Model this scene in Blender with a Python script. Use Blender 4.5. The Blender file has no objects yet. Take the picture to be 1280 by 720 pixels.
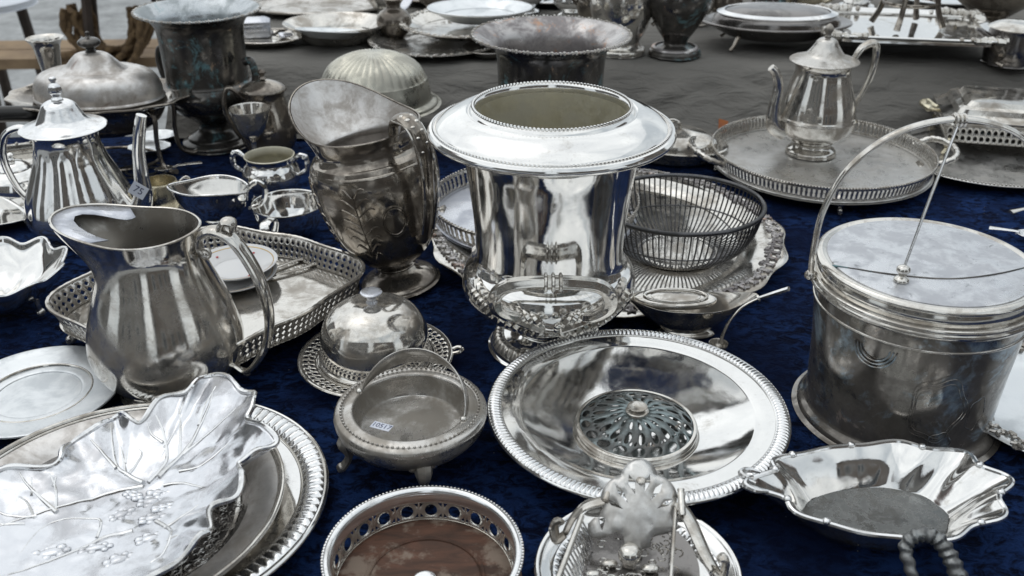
import bpy, bmesh, math, random
from mathutils import Vector, Matrix, noise
from mathutils.geometry import delaunay_2d_cdt
pi = math.pi
R = math.radians
sc = bpy.context.scene
C = sc.collection
random.seed(7)

# ------------------------------------------------------------------ camera
H, PITCH, F = 0.55, R(28), 1200.0           # metres above the cloth, tilt, focal length in photo pixels (1280 wide)
cd = bpy.data.cameras.new('camera'); cam = bpy.data.objects.new('camera', cd); C.objects.link(cam)
cam.location = (0, 0, H); cam.rotation_euler = (pi/2 - PITCH, 0, 0)
cd.sensor_width = 36; cd.lens = 36*F/1280; cd.clip_start = 0.02; cd.clip_end = 400
cd.dof.use_dof = True; cd.dof.focus_distance = 0.95; cd.dof.aperture_fstop = 9
sc.camera = cam
# ------------------------------------------------------------------ world, sun, exposure
SUN_EL, SUN_AZ = R(66), R(-50)               # veiled sun high to the left
w = bpy.data.worlds.new('World'); sc.world = w; w.use_nodes = True
nt = w.node_tree; nt.nodes.clear()
sky = nt.nodes.new('ShaderNodeTexSky'); sky.sky_type = 'NISHITA'; sky.sun_disc = False
sky.sun_elevation = SUN_EL; sky.sun_rotation = SUN_AZ; sky.dust_density = 4; sky.air_density = 1.0; sky.ozone_density = 1
hsv = nt.nodes.new('ShaderNodeHueSaturation'); hsv.inputs['Saturation'].default_value = 0.28
bg = nt.nodes.new('ShaderNodeBackground'); bg.inputs['Strength'].default_value = 0.12
wo = nt.nodes.new('ShaderNodeOutputWorld')
ov = nt.nodes.new('ShaderNodeMix'); ov.data_type = 'RGBA'; ov.inputs[0].default_value = .8; # even cloud cover with soft grey undersides
wtc = nt.nodes.new('ShaderNodeTexCoord'); cn = nt.nodes.new('ShaderNodeTexNoise'); cn.inputs['Scale'].default_value = 2.6; cn.inputs['Detail'].default_value = 6; cn.inputs['Distortion'].default_value = .4
cm = nt.nodes.new('ShaderNodeMix'); cm.data_type = 'RGBA'; cm.inputs[6].default_value = (4.6, 5.15, 5.6, 1); cm.inputs[7].default_value = (7.6, 8.1, 8.35, 1)
cr0 = nt.nodes.new('ShaderNodeMapRange'); cr0.inputs['From Min'].default_value = .36; cr0.inputs['From Max'].default_value = .64
nt.links.new(wtc.outputs['Generated'], cn.inputs['Vector']); nt.links.new(cn.outputs['Fac'], cr0.inputs['Value']); nt.links.new(cr0.outputs[0], cm.inputs[0]); nt.links.new(cm.outputs[2], ov.inputs[7])
nt.links.new(sky.outputs[0], hsv.inputs['Color']); nt.links.new(hsv.outputs[0], ov.inputs[6]); nt.links.new(ov.outputs[2], bg.inputs[0]); nt.links.new(bg.outputs[0], wo.inputs[0])
sd = bpy.data.lights.new('sun', 'SUN'); sd.energy = 0.6; sd.angle = R(120); sd.color = (1, .97, .93)
so = bpy.data.objects.new('sun', sd); C.objects.link(so)
so.rotation_euler = (pi/2 - SUN_EL, 0, pi - SUN_AZ)
so.location = (0, 0, 6)
sc.view_settings.view_transform = 'Standard'; sc.view_settings.look = 'None'
sc.view_settings.exposure = 0.12; sc.view_settings.gamma = 1; sc.view_settings.use_curve_mapping = False
sc.render.engine = 'CYCLES'; sc.cycles.use_denoising = True
sc.cycles.max_bounces = 10; sc.cycles.glossy_bounces = 8; sc.cycles.diffuse_bounces = 3
sc.cycles.caustics_reflective = False; sc.cycles.caustics_refractive = False
sc.cycles.sample_clamp_indirect = 6

def P(px, py, z=0.0):
    """photo pixel -> point of the horizontal plane at height z"""
    dx, dy = (px-640)/F, -(py-360)/F
    d = Vector((dx, math.cos(PITCH)+dy*math.sin(PITCH), -math.sin(PITCH)+dy*math.cos(PITCH)))
    t = (z-H)/d.z
    return Vector((d.x*t, d.y*t, z))

def PY(px, py, y):
    """photo pixel -> point of the upright plane at distance y"""
    dx, dy = (px-640)/F, -(py-360)/F
    d = Vector((dx, math.cos(PITCH)+dy*math.sin(PITCH), -math.sin(PITCH)+dy*math.cos(PITCH)))
    t = y/d.y
    return Vector((d.x*t, y, H+d.z*t))

# ------------------------------------------------------------------ materials
MATS = {}
def newmat(name):
    m = bpy.data.materials.new(name); m.use_nodes = True
    MATS[name] = m
    nt = m.node_tree
    return m, nt, nt.nodes['Principled BSDF']
def N(nt, t, **kw):
    n = nt.nodes.new(t)
    for k, v in kw.items():
        if hasattr(n, k): setattr(n, k, v)
        else: n.inputs[k.replace('_', ' ')].default_value = v
    return n
def noise_tex(nt, vec, wv, scale, detail=6, rough=.6, dist=0.0):
    n = nt.nodes.new('ShaderNodeTexNoise'); n.noise_dimensions = '4D'
    n.inputs['Scale'].default_value = scale; n.inputs['Detail'].default_value = detail
    n.inputs['Roughness'].default_value = rough; n.inputs['Distortion'].default_value = dist
    nt.links.new(vec, n.inputs['Vector']); nt.links.new(wv, n.inputs['W'])
    return n.outputs['Fac']
def ramp(nt, fac, lo, hi, a=0.0, b=1.0):
    n = nt.nodes.new('ShaderNodeMapRange'); n.interpolation_type = 'SMOOTHSTEP'
    for i, v in zip(('From Min', 'From Max', 'To Min', 'To Max'), (lo, hi, a, b)): n.inputs[i].default_value = v
    nt.links.new(fac, n.inputs['Value'])
    return n.outputs['Result']
def mix(nt, f, a, b):
    n = nt.nodes.new('ShaderNodeMix'); n.data_type = 'RGBA'
    nt.links.new(f, n.inputs[0])
    for s, v in ((n.inputs[6], a), (n.inputs[7], b)):
        if isinstance(v, tuple): s.default_value = (*v[:3], 1)
        else: nt.links.new(v, s)
    return n.outputs[2]
def mathn(nt, op, a, b):
    n = nt.nodes.new('ShaderNodeMath'); n.operation = op
    for s, v in zip(n.inputs, (a, b)):
        if isinstance(v, (int, float)): s.default_value = v
        else: nt.links.new(v, s)
    return n.outputs[0]
def base_coords(nt):
    tc = nt.nodes.new('ShaderNodeTexCoord'); oi = nt.nodes.new('ShaderNodeObjectInfo')
    return tc.outputs['Object'], mathn(nt, 'MULTIPLY', oi.outputs['Random'], 9.0)
def bumps(nt, bsdf, items):
    prev = None
    for fac, dist, st in items:
        b = nt.nodes.new('ShaderNodeBump'); b.inputs['Strength'].default_value = st; b.inputs['Distance'].default_value = dist
        nt.links.new(fac, b.inputs['Height'])
        if prev is not None: nt.links.new(prev, b.inputs['Normal'])
        prev = b.outputs[0]
    nt.links.new(prev, bsdf.inputs['Normal'])

def silver(name, clean=(.86, .85, .83), tarn=(.34, .30, .25), amt=.4, scale=22, r0=.09, r1=.32, spot=None, spot_amt=.3,
           spot_scale=14, fine=.12, dent=.1, soft=.1, haze=.10, pits=.6, spot2=None, film=.45, dust=.08):
    m, nt, b = newmat(name)
    vec, wv = base_coords(nt)
    n1 = noise_tex(nt, vec, wv, scale, 8, .68, .4)
    th = .75-.5*amt
    f = ramp(nt, n1, th-soft, th+soft)
    n2 = noise_tex(nt, vec, wv, 330, 5, .75)
    f2 = ramp(nt, n2, .57, .68)
    patch = ramp(nt, noise_tex(nt, vec, wv, 17, 4, .6), .42, .62, .15, 1)
    speck = mathn(nt, 'MULTIPLY', mathn(nt, 'MULTIPLY', f2, patch), pits)
    ff = mathn(nt, 'MAXIMUM', f, speck)
    col = mix(nt, ff, clean, tarn)
    if spot:
        n3 = noise_tex(nt, vec, wv, spot_scale, 7, .7, 1.2)
        ts = .78-.5*spot_amt
        f3 = ramp(nt, n3, ts-.06, ts+.06)
        col = mix(nt, f3, col, spot)
        if spot2:
            n7 = noise_tex(nt, vec, mathn(nt, 'ADD', wv, 4.7), spot_scale*1.4, 7, .7, 1.2)
            col = mix(nt, ramp(nt, n7, .60, .68), col, spot2)
    nt.links.new(col, b.inputs['Base Color'])
    dn = noise_tex(nt, vec, wv, 28, 7, .7, .6)                       # dusty oxide film over the plate
    met = mathn(nt, 'SUBTRACT', mathn(nt, 'SUBTRACT', 1.0, mathn(nt, 'MULTIPLY', ff, film)), ramp(nt, dn, .38, .66, dust*.3, dust*1.6))
    nt.links.new(mathn(nt, 'MAXIMUM', met, 0.0), b.inputs['Metallic'])
    rr = ramp(nt, ff, 0, 1, r0, r1)
    n4 = noise_tex(nt, vec, wv, 90, 5, .7)
    rr = mathn(nt, 'ADD', rr, ramp(nt, n4, .35, .75, -.02, .10))
    n6 = noise_tex(nt, vec, wv, 9, 6, .65, .8)
    rr = mathn(nt, 'ADD', rr, ramp(nt, n6, .48, .68, 0, haze))      # breathed-on, fingered patches
    nt.links.new(rr, b.inputs['Roughness'])
    n5 = noise_tex(nt, vec, wv, 24, 2, .5)
    bumps(nt, b, [(n5, .004, dent), (n2, .0004, fine)])
    return m
silver('polished', clean=(.84, .83, .81), amt=.17, r0=.03, r1=.18, tarn=(.50, .47, .42), fine=.07, dent=.16, haze=.07, pits=.38, film=.30, dust=.07)
silver('bright', film=.3, clean=(.84, .84, .84), amt=.3, r0=.07, r1=.24, tarn=(.56, .55, .53), fine=.15, dent=.16)
silver('leaf_silver', film=.3, dust=.10, clean=(.76, .77, .80), amt=.40, scale=30, r0=.10, r1=.2, tarn=(.56, .56, .58), fine=.15, dent=.28, haze=.05, spot=(.30, .29, .28), spot_amt=.10, spot_scale=30)
silver('worn', film=.45, dust=.11, clean=(.72, .695, .65), tarn=(.38, .34, .29), amt=.42, r0=.035, r1=.13, fine=.10, dent=.14, haze=.04)
silver('dull', clean=(.60, .58, .55), tarn=(.33, .30, .26), amt=.5, r0=.18, r1=.36, fine=.3, spot=(.22, .19, .16), spot_amt=.16)
silver('frosted', clean=(.72, .73, .77), tarn=(.52, .54, .60), amt=.5, r0=.24, r1=.40, fine=.25, spot=(.36, .38, .42), spot_amt=.2, spot_scale=24)
silver('tarnished', film=.45, dust=.09, clean=(.42, .38, .33), tarn=(.14, .118, .098), amt=.5, r0=.05, r1=.15, fine=.10, spot=(.58, .46, .37), spot_amt=.13, dent=.14, haze=.04)
silver('blackened', film=.55, dust=.2, clean=(.20, .185, .17), tarn=(.06, .055, .05), amt=.6, r0=.07, r1=.2, haze=.05, fine=.1, spot=(.17, .31, .34), spot_amt=.36, spot_scale=22, spot2=(.46, .32, .22))
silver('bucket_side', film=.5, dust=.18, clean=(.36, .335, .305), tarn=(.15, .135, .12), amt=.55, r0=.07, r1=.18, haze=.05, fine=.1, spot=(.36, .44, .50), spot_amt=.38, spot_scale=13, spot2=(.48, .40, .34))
silver('copper_worn', clean=(.52, .50, .49), tarn=(.24, .22, .22), amt=.5, r0=.25, r1=.42, fine=.5, spot=(.50, .30, .20), spot_amt=.33, spot_scale=26)
silver('verdigris', film=.5, clean=(.26, .31, .315), tarn=(.13, .13, .125), amt=.5, r0=.3, r1=.5, fine=.4, spot=(.36, .30, .25), spot_amt=.3, spot_scale=40)
silver('bucket_lid', film=.5, dust=.3, clean=(.70, .71, .73), tarn=(.50, .51, .54), amt=.5, scale=46, r0=.26, r1=.40, fine=.3, spot=(.26, .27, .28), spot_amt=.27, spot_scale=60, pits=1.0)
silver('pale_dull', clean=(.70, .69, .67), tarn=(.48, .46, .43), amt=.45, r0=.26, r1=.38, fine=.2, spot=(.36, .34, .31), spot_amt=.2, spot_scale=20)
silver('urn_lip', clean=(.52, .55, .57), tarn=(.28, .31, .32), amt=.5, r0=.22, r1=.36, spot=(.30, .40, .43), spot_amt=.3)
silver('cloche_metal', clean=(.56, .54, .46), tarn=(.40, .385, .33), amt=.5, r0=.20, r1=.34, fine=.3, pits=.8)
silver('gilt', clean=(.72, .66, .50), tarn=(.48, .42, .30), amt=.4, r0=.2, r1=.35)
silver('liner', clean=(.70, .67, .55), tarn=(.58, .55, .44), amt=.5, r0=.42, r1=.55, fine=.2)
silver('horn_grey', clean=(.30, .31, .31), tarn=(.12, .12, .12), amt=.5, scale=40, r0=.25, r1=.4, fine=.3)
silver('grey_well', clean=(.58, .59, .58), tarn=(.27, .275, .27), amt=.5, scale=60, r0=.14, r1=.32, fine=.6, pits=.95, spot=(.34, .42, .44), spot_amt=.2, spot_scale=30)
silver('dark_wire', clean=(.115, .115, .12), tarn=(.05, .05, .05), amt=.4, r0=.25, r1=.4)
silver('dark_mirror', clean=(.26, .245, .235), tarn=(.13, .12, .115), amt=.4, r0=.09, r1=.2, fine=.15)
silver('pale_plate', clean=(.82, .84, .85), tarn=(.66, .69, .71), amt=.4, r0=.34, r1=.42, fine=.3, spot=(.55, .57, .58), spot_amt=.14)
silver('aged_inside', clean=(.72, .70, .68), tarn=(.42, .38, .34), amt=.45, scale=40, soft=.16, pits=1.0, r0=.30, r1=.46, fine=.6, spot=(.32, .25, .22), spot_amt=.26, spot_scale=20)

def simple(name, col, rough=.5, metal=0, col2=None, scale=30, bump=0, sheen=0):
    m, nt, b = newmat(name)
    b.inputs['Roughness'].default_value = rough; b.inputs['Metallic'].default_value = metal
    vec, wv = base_coords(nt)
    n1 = noise_tex(nt, vec, wv, scale, 7, .65)
    if col2:
        nt.links.new(mix(nt, ramp(nt, n1, .35, .65), col, col2), b.inputs['Base Color'])
    else: b.inputs['Base Color'].default_value = (*col, 1)
    if bump: bumps(nt, b, [(n1, bump, .5)])
    if sheen: b.inputs['Sheen Weight'].default_value = sheen
    return m
simple('black_wood', (.012, .011, .01), .3)
simple('porcelain', (.78, .77, .76), .12, col2=(.74, .74, .74))
simple('gold_line', (.55, .38, .16), .3, .8)
simple('red_ink', (.5, .03, .03), .5)
simple('paper', (.74, .76, .82), .7, col2=(.66, .69, .78), scale=60)
simple('ink', (.02, .03, .10), .6)
simple('rope_fibre', (.20, .13, .065), .9, col2=(.09, .055, .028), scale=60, bump=.002)
simple('plank_wood', (.33, .23, .135), .8, col2=(.22, .15, .09), scale=9, bump=.002)
simple('dark_wood', (.07, .05, .04), .7, col2=(.035, .026, .02), scale=14, bump=.002)
simple('white_plastic', (.68, .71, .76), .45)
simple('box_board', (.16, .12, .09), .9)
# paving: pale worn concrete
m, nt, b = newmat('concrete'); b.inputs['Roughness'].default_value = .9
vec, wv = base_coords(nt)
n1 = noise_tex(nt, vec, wv, 6, 12, .78, .2); n2 = noise_tex(nt, vec, wv, 60, 5, .75)
c = mix(nt, ramp(nt, n1, .35, .68), (.46, .47, .47), (.23, .235, .235)); c = mix(nt, ramp(nt, n2, .6, .75), c, (.14, .14, .135))
nt.links.new(c, b.inputs['Base Color']); bumps(nt, b, [(n2, .004, .5)])
# crushed blue velvet
m, nt, b = newmat('velvet'); b.inputs['Roughness'].default_value = .95; b.inputs['Specular IOR Level'].default_value = .1
vec, wv = base_coords(nt)
mp = nt.nodes.new('ShaderNodeMapping'); mp.inputs['Scale'].default_value = (1, 1.5, 1); mp.inputs['Rotation'].default_value = (0, 0, .5)
nt.links.new(vec, mp.inputs['Vector'])
n1 = noise_tex(nt, mp.outputs[0], wv, 55, 9, .72, 1.0); n2 = noise_tex(nt, vec, wv, 7, 5, .55, .6); n3 = noise_tex(nt, vec, wv, 700, 2, .5)
c = mix(nt, ramp(nt, n1, .41, .59), (.0010, .0022, .009), (.0130, .038, .132))  # the nap's lit blue and near-black patches are put into the colour
c = mix(nt, ramp(nt, n2, .46, .64, 0, .8), c, (.0022, .006, .026))
vo = nt.nodes.new('ShaderNodeTexVoronoi'); vo.inputs['Scale'].default_value = 75; nt.links.new(vec, vo.inputs['Vector'])
lint = mathn(nt, 'MULTIPLY', ramp(nt, vo.outputs['Distance'], .05, .03), ramp(nt, noise_tex(nt, vec, wv, 37, 2, .5), .50, .56))
c = mix(nt, lint, c, (.30, .30, .30))
nt.links.new(c, b.inputs['Base Color'])
b.inputs['Sheen Weight'].default_value = .10; b.inputs['Sheen Roughness'].default_value = .35; b.inputs['Sheen Tint'].default_value = (.06, .14, .5, 1)
bumps(nt, b, [(n1, .009, .9), (n3, .0008, .7)])
# brown cotton
m, nt, b = newmat('brown_cloth'); b.inputs['Roughness'].default_value = .95; b.inputs['Specular IOR Level'].default_value = .1
vec, wv = base_coords(nt)
mp = nt.nodes.new('ShaderNodeMapping'); mp.inputs['Scale'].default_value = (.45, 1.2, 1.6); nt.links.new(vec, mp.inputs['Vector'])
n1 = noise_tex(nt, mp.outputs[0], wv, 34, 6, .55, .9); n2 = noise_tex(nt, vec, wv, 3, 4, .5); n3 = noise_tex(nt, vec, wv, 500, 2, .5)
c = mix(nt, ramp(nt, n2, .3, .7), (.225, .215, .198), (.165, .158, .146))
nt.links.new(c, b.inputs['Base Color']); bumps(nt, b, [(n1, .010, 1.0), (n3, .0006, .5)])
# red-brown turned wood, worn
m, nt, b = newmat('coaster_wood'); b.inputs['Roughness'].default_value = .75
vec, wv = base_coords(nt)
mp = nt.nodes.new('ShaderNodeMapping'); mp.inputs['Scale'].default_value = (.35, 1.6, 1); mp.inputs['Rotation'].default_value = (0, 0, .7); nt.links.new(vec, mp.inputs['Vector'])
n1 = noise_tex(nt, mp.outputs[0], wv, 70, 6, .6, .8); n2 = noise_tex(nt, vec, wv, 30, 6, .65)
c = mix(nt, ramp(nt, n1, .3, .7), (.135, .062, .038), (.050, .027, .018)); c = mix(nt, ramp(nt, n2, .50, .60, 0, .85), c, (.26, .20, .155))
nt.links.new(c, b.inputs['Base Color']); bumps(nt, b, [(n2, .0006, .5)])

# ------------------------------------------------------------------ mesh building
def cr(pts, sub, closed=False):
    """Catmull-Rom through tuples of any length"""
    n = len(pts)
    if n < 3 and not closed:
        return [tuple(p) for p in pts] if sub < 2 or n < 2 else [tuple(a+(b-a)*i/sub for a, b in zip(pts[0], pts[1])) for i in range(sub+1)]
    out = []
    segs = n if closed else n-1
    for i in range(segs):
        if closed: p0, p1, p2, p3 = (pts[(i+k-1) % n] for k in range(4))
        else: p0, p1, p2, p3 = (pts[min(max(i+k-1, 0), n-1)] for k in range(4))
        for j in range(sub):
            t = j/sub
            out.append(tuple(.5*((2*b)+(c-a)*t+(2*a-5*b+4*c-d)*t*t+(3*b-a-3*c+d)*t**3) for a, b, c, d in zip(p0, p1, p2, p3)))
    if not closed: out.append(tuple(pts[-1]))
    return out
def prof(pts, s=4):
    """smooth profile; a point given twice running is a sharp corner"""
    runs, cur = [], [pts[0]]
    for p in pts[1:]:
        if p == cur[-1]: runs.append(cur); cur = [p]
        else: cur.append(p)
    runs.append(cur)
    out = []
    for r_ in runs:
        if len(r_) > 1:
            q = cr(r_, s); out += q if not out else q[1:]
    return [(max(p[0], 0.0),)+tuple(p[1:]) for p in out]

class MB:
    def __init__(s): s.v, s.f = [], []
    def add(s, vs, fs, M=None):
        o = len(s.v)
        s.v += [tuple(M @ Vector(p)) for p in vs] if M is not None else [tuple(p) for p in vs]
        s.f += [tuple(i+o for i in f) for f in fs]
        return s
    def lathe(s, pr, n=72, fn=None, M=None):
        vs, rows, fs = [], [], []
        for p in pr:
            r, z = p[0], p[1]; g = p[2] if len(p) > 2 else 0.0
            if r < 1e-6: rows.append([len(vs)]); vs.append((0, 0, z) if not fn else fn(0, z, 0, g))
            else:
                row = []
                for i in range(n):
                    a = 2*pi*i/n; row.append(len(vs))
                    vs.append(fn(r, z, a, g) if fn else (r*math.cos(a), r*math.sin(a), z))
                rows.append(row)
        for A, B in zip(rows, rows[1:]):
            if len(A) == 1 and len(B) == 1: continue
            for i in range(n):
                j = (i+1) % n
                if len(A) == 1: fs.append((A[0], B[i], B[j]))
                elif len(B) == 1: fs.append((A[i], A[j], B[0]))
                else: fs.append((A[i], A[j], B[j], B[i]))
        return s.add(vs, fs, M)
    def tube(s, pts, rad, n=10, sub=6, closed=False, ell=(1, 1), up=None, sec=None, M=None, cap=True):
        k = len(pts)
        rr = [rad]*k if isinstance(rad, (int, float)) else rad
        q = cr([tuple(p)+(r_,) for p, r_ in zip(pts, rr)], sub, closed)
        P_ = [Vector(x[:3]) for x in q]; RR = [max(x[3], 1e-5) for x in q]; m = len(P_)
        T = []
        for i in range(m):
            a = P_[(i-1) % m] if closed or i else P_[0]; b = P_[(i+1) % m] if closed or i < m-1 else P_[-1]
            d = b-a
            T.append(d.normalized() if d.length > 1e-9 else Vector((0, 0, 1)))
        u = Vector(up) if up else (Vector((0, 0, 1)) if abs(T[0].z) < .9 else Vector((1, 0, 0)))
        vs, fs = [], []
        for i in range(m):
            u = u-T[i]*u.dot(T[i])
            u = u.normalized() if u.length > 1e-6 else T[i].orthogonal().normalized()
            bb = T[i].cross(u)
            for j in range(n):
                a = 2*pi*j/n
                r_ = RR[i]*(sec(i/(m-1 if m > 1 else 1), a) if sec else 1)
                vs.append(P_[i]+u*(math.cos(a)*r_*ell[0])+bb*(math.sin(a)*r_*ell[1]))
        for i in range(m if closed else m-1):
            for j in range(n):
                fs.append((i*n+j, i*n+(j+1) % n, ((i+1) % m)*n+(j+1) % n, ((i+1) % m)*n+j))
        if cap and not closed:
            fs.append(tuple(range(n))[::-1]); fs.append(tuple((m-1)*n+j for j in range(n)))
        return s.add(vs, fs, M)
    def ball(s, c, r, n=10, m=6, sc3=(1, 1, 1), M=None):
        pr = [(math.sin(pi*i/m), -math.cos(pi*i/m)) for i in range(m+1)]
        pr[0] = (0, -1); pr[-1] = (0, 1)
        c = Vector(c)
        b = MB().lathe(pr, n, lambda r_, z, a, g: (c.x+r*sc3[0]*r_*math.cos(a), c.y+r*sc3[1]*r_*math.sin(a), c.z+r*sc3[2]*z))
        return s.add(b.v, b.f, M)
    def beads(s, R_, z, n, r, fn=None):
        for i in range(n):
            a = 2*pi*i/n
            s.ball(fn(a) if fn else (R_*math.cos(a), R_*math.sin(a), z), r, 6, 4)
        return s
    def box(s, x0, x1, y0, y1, z0, z1, M=None):
        vs = [(x, y, z) for x in (x0, x1) for y in (y0, y1) for z in (z0, z1)]
        return s.add(vs, [(0, 1, 3, 2), (4, 6, 7, 5), (0, 4, 5, 1), (2, 3, 7, 6), (0, 2, 6, 4), (1, 5, 7, 3)], M)
    def pierced(s, ncell, w_, h, holes, mapf, nu=3, nv=2, closed=True):
        pts, edges = [], []
        for i in range(nu): pts.append((w_*i/nu, 0))
        for i in range(nv): pts.append((w_, h*i/nv))
        for i in range(nu): pts.append((w_-w_*i/nu, h))
        for i in range(nv): pts.append((0, h-h*i/nv))
        n0 = len(pts); edges += [(i, (i+1) % n0) for i in range(n0)]
        for hh in holes:
            o = len(pts); pts += hh; edges += [(o+i, o+(i+1) % len(hh)) for i in range(len(hh))]
        big = max(w_, h)
        res = delaunay_2d_cdt([Vector((p[0]/big, p[1]/big)) for p in pts], edges, [], 0, 1e-7)
        vv = [(p[0]*big, p[1]*big) for p in res[0]]
        def inside(x, y, poly):
            c = False; j = len(poly)-1
            for i in range(len(poly)):
                if (poly[i][1] > y) != (poly[j][1] > y) and x < (poly[j][0]-poly[i][0])*(y-poly[i][1])/(poly[j][1]-poly[i][1])+poly[i][0]: c = not c
                j = i
            return c
        tr = []
        for f in res[2]:
            cx = sum(vv[i][0] for i in f)/len(f); cy = sum(vv[i][1] for i in f)/len(f)
            if not any(inside(cx, cy, hh) for hh in holes): tr.append(tuple(f))
        for k in range(ncell):
            s.add([mapf((k*w_+p[0])/(ncell*w_), p[1]/h) for p in vv], tr)
        return s
    def build(s, name, mat, parent=None, sharp=38, solid=0, weld=False, smooth=True, recalc=True, loc=None):
        me = bpy.data.meshes.new(name); me.from_pydata(s.v, [], s.f)
        if weld or recalc:
            bm = bmesh.new(); bm.from_mesh(me)
            if weld: bmesh.ops.remove_doubles(bm, verts=bm.verts, dist=2e-6)
            bmesh.ops.recalc_face_normals(bm, faces=bm.faces); bm.to_mesh(me); bm.free()
        me.materials.append(MATS[mat])
        if smooth:
            me.polygons.foreach_set('use_smooth', [True]*len(me.polygons))
            me.set_sharp_from_angle(angle=R(sharp))
        o = bpy.data.objects.new(name, me); C.objects.link(o)
        if parent is not None: o.parent = parent
        if loc is not None: o.location = loc
        if solid:
            md = o.modifiers.new('thickness', 'SOLIDIFY'); md.thickness = solid; md.offset = 0
        return o
def tag(o, label, cat, group=None, kind=None):
    if label: o['label'] = label
    if cat: o['category'] = cat
    if group: o['group'] = group
    if kind: o['kind'] = kind
    return o
def thing(name, label, cat, loc, rz=0, group=None, tilt=None):
    o = bpy.data.objects.new(name, None); C.objects.link(o); o.empty_display_size = .03
    o.location = loc
    if tilt:                                            # (axis angle direction, amount): lean towards that direction
        d, amt = tilt
        ax = Vector((-math.sin(d), math.cos(d), 0))
        o.rotation_euler = (Matrix.Rotation(amt, 3, ax) @ Matrix.Rotation(rz, 3, 'Z')).to_euler()
    else: o.rotation_euler = (0, 0, rz)
    return tag(o, label, cat, group)
def circ(cx, cy, rx, ry=None, n=10):
    ry = ry or rx
    return [(cx+rx*math.cos(2*pi*i/n), cy+ry*math.sin(2*pi*i/n)) for i in range(n)]
def gad(nf, amp, twist=0.0, power=1.0):
    """ridge function for gadrooned rims: profile weight g raises the ridges"""
    def fn(r, z, a, g):
        h = abs(math.sin(nf*a/2+twist*r*40))**power*amp*g
        return (r*math.cos(a), r*math.sin(a), z+h)
    return fn
def copy_thing(src, loc, rz=0, label=None):
    c = src.copy(); C.objects.link(c); c.location = loc; c.rotation_euler = (0, 0, rz)
    if label: c['label'] = label
    for ch in src.children:
        d = ch.copy(); C.objects.link(d); d.parent = c
        for g in ch.children:
            e = g.copy(); C.objects.link(e); e.parent = d
    return c
def text(body, size, mat, parent, loc, rot=(0, 0, 0)):
    cu = bpy.data.curves.new('t', 'FONT'); cu.body = body; cu.size = size; cu.align_x = 'CENTER'; cu.align_y = 'CENTER'
    cu.extrude = .00005; cu.resolution_u = 3
    t = bpy.data.objects.new('t', cu); C.objects.link(t)
    bpy.context.view_layer.update()
    me = bpy.data.meshes.new_from_object(t.evaluated_get(bpy.context.evaluated_depsgraph_get()))
    bpy.data.objects.remove(t); me.materials.clear(); me.materials.append(MATS[mat])
    o = bpy.data.objects.new('lettering', me); C.objects.link(o); o.parent = parent; o.location = loc; o.rotation_euler = rot
    return o
def foot_scroll(parent, r, a, h, s=1.0, mat='worn', zt=None):
    """cast bracket foot: leaf plate at the top, S-shaped leg, ball toe"""
    m = MB(); ca, sa = math.cos(a), math.sin(a)
    def q(rr, z): return (rr*ca, rr*sa, z)
    m.tube([q(r-.004*s, h), q(r+.003*s, h*.75), q(r+.001*s, h*.4), q(r+.006*s, h*.12), q(r+.010*s, h*.08)], [.0075*s, .006*s, .003*s, .0032*s, .0026*s], 8, 4)
    m.ball(q(r+.0075*s, .0036*s), .0036*s, 8, 5)
    for t in (-1, 1): m.ball((r*ca-sa*t*.007*s, r*sa+ca*t*.007*s, h*.9), .0038*s, 8, 5)
    return m.build('foot', mat, parent)

# ================================================================== SETTING
# pavement
g = MB(); nx = 60
for yy in range(61):
    for xx in range(61):
        x = -30+xx; y = -30+yy
        g.v.append((x, y, -.75+.012*noise.noise(Vector((x*.7, y*.7, 3)))))
for yy in range(60):
    for xx in range(60):
        i = yy*61+xx; g.f.append((i, i+1, i+62, i+61))
tag(g.build('pavement', 'concrete'), 'pale worn concrete pavement behind the stall', 'pavement', kind='structure')

def folded_edge(t):  # helper: 0 on the table top, drop beyond
    return t
# trestle table under the velvet
tb = thing('trestle_table', 'trestle table hidden under the blue velvet cloth', 'table', (0, .9, -.75))
MB().box(-1.28, 1.28, -.68, .66, .70, .735).build('table_top', 'box_board', tb, smooth=False)
for x in (-1.1, 1.1):
    for y in (-.55, .5): MB().box(x-.03, x+.03, y-.03, y+.03, 0, .70).build('leg', 'dark_wood', tb, smooth=False)
# blue velvet cloth
def cloth(name, mat, x0, x1, y0, y1, z, step, amp, drop, seed, fold=.01, nscale=9.0):
    xs = [x0+(x1-x0)*i/round((x1-x0)/step) for i in range(round((x1-x0)/step)+1)]
    ys = [y0+(y1-y0)*i/round((y1-y0)/step) for i in range(round((y1-y0)/step)+1)]
    ex = [0.006, .03]+[.03+.06*i for i in range(1, int(drop/.06)+1)]
    def axis(a): return [(a[0], e) for e in reversed(ex)]+[(v, 0) for v in a]+[(a[-1], e) for e in ex]
    AX, AY = axis(xs), axis(ys); m = MB()
    for j, (y, ey) in enumerate(AY):
        for i, (x, exx) in enumerate(AX):
            d = max(exx, ey)
            sx = (-1 if x == x0 else 1) if exx else 0; sy = (-1 if y == y0 else 1) if ey else 0
            h = amp*(noise.noise(Vector((x*nscale, y*nscale, seed)))+.5*noise.noise(Vector((x*26, y*26, seed+4))))-amp*1.5
            out = 0.008*min(1, d/.02) + (fold*min(d/.15, 1)*(1+math.sin((x*sy+y*sx)*38+3*noise.noise(Vector((x*4, y*4, seed))))) if d else 0)
            m.v.append((x+sx*out, y+sy*out, z+h-(d if d else 0)))
    n = len(AX)
    for j in range(len(AY)-1):
        for i in range(n-1): m.f.append((j*n+i, j*n+i+1, (j+1)*n+i+1, (j+1)*n+i))
    return m.build(name, mat, sharp=180)
tag(cloth('velvet_cloth', 'velvet', -1.3, 1.3, .2, 1.6, 0, .011, .0017, .42, 2.2), 'deep blue crushed velvet tablecloth under the silver', 'tablecloth')
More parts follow.
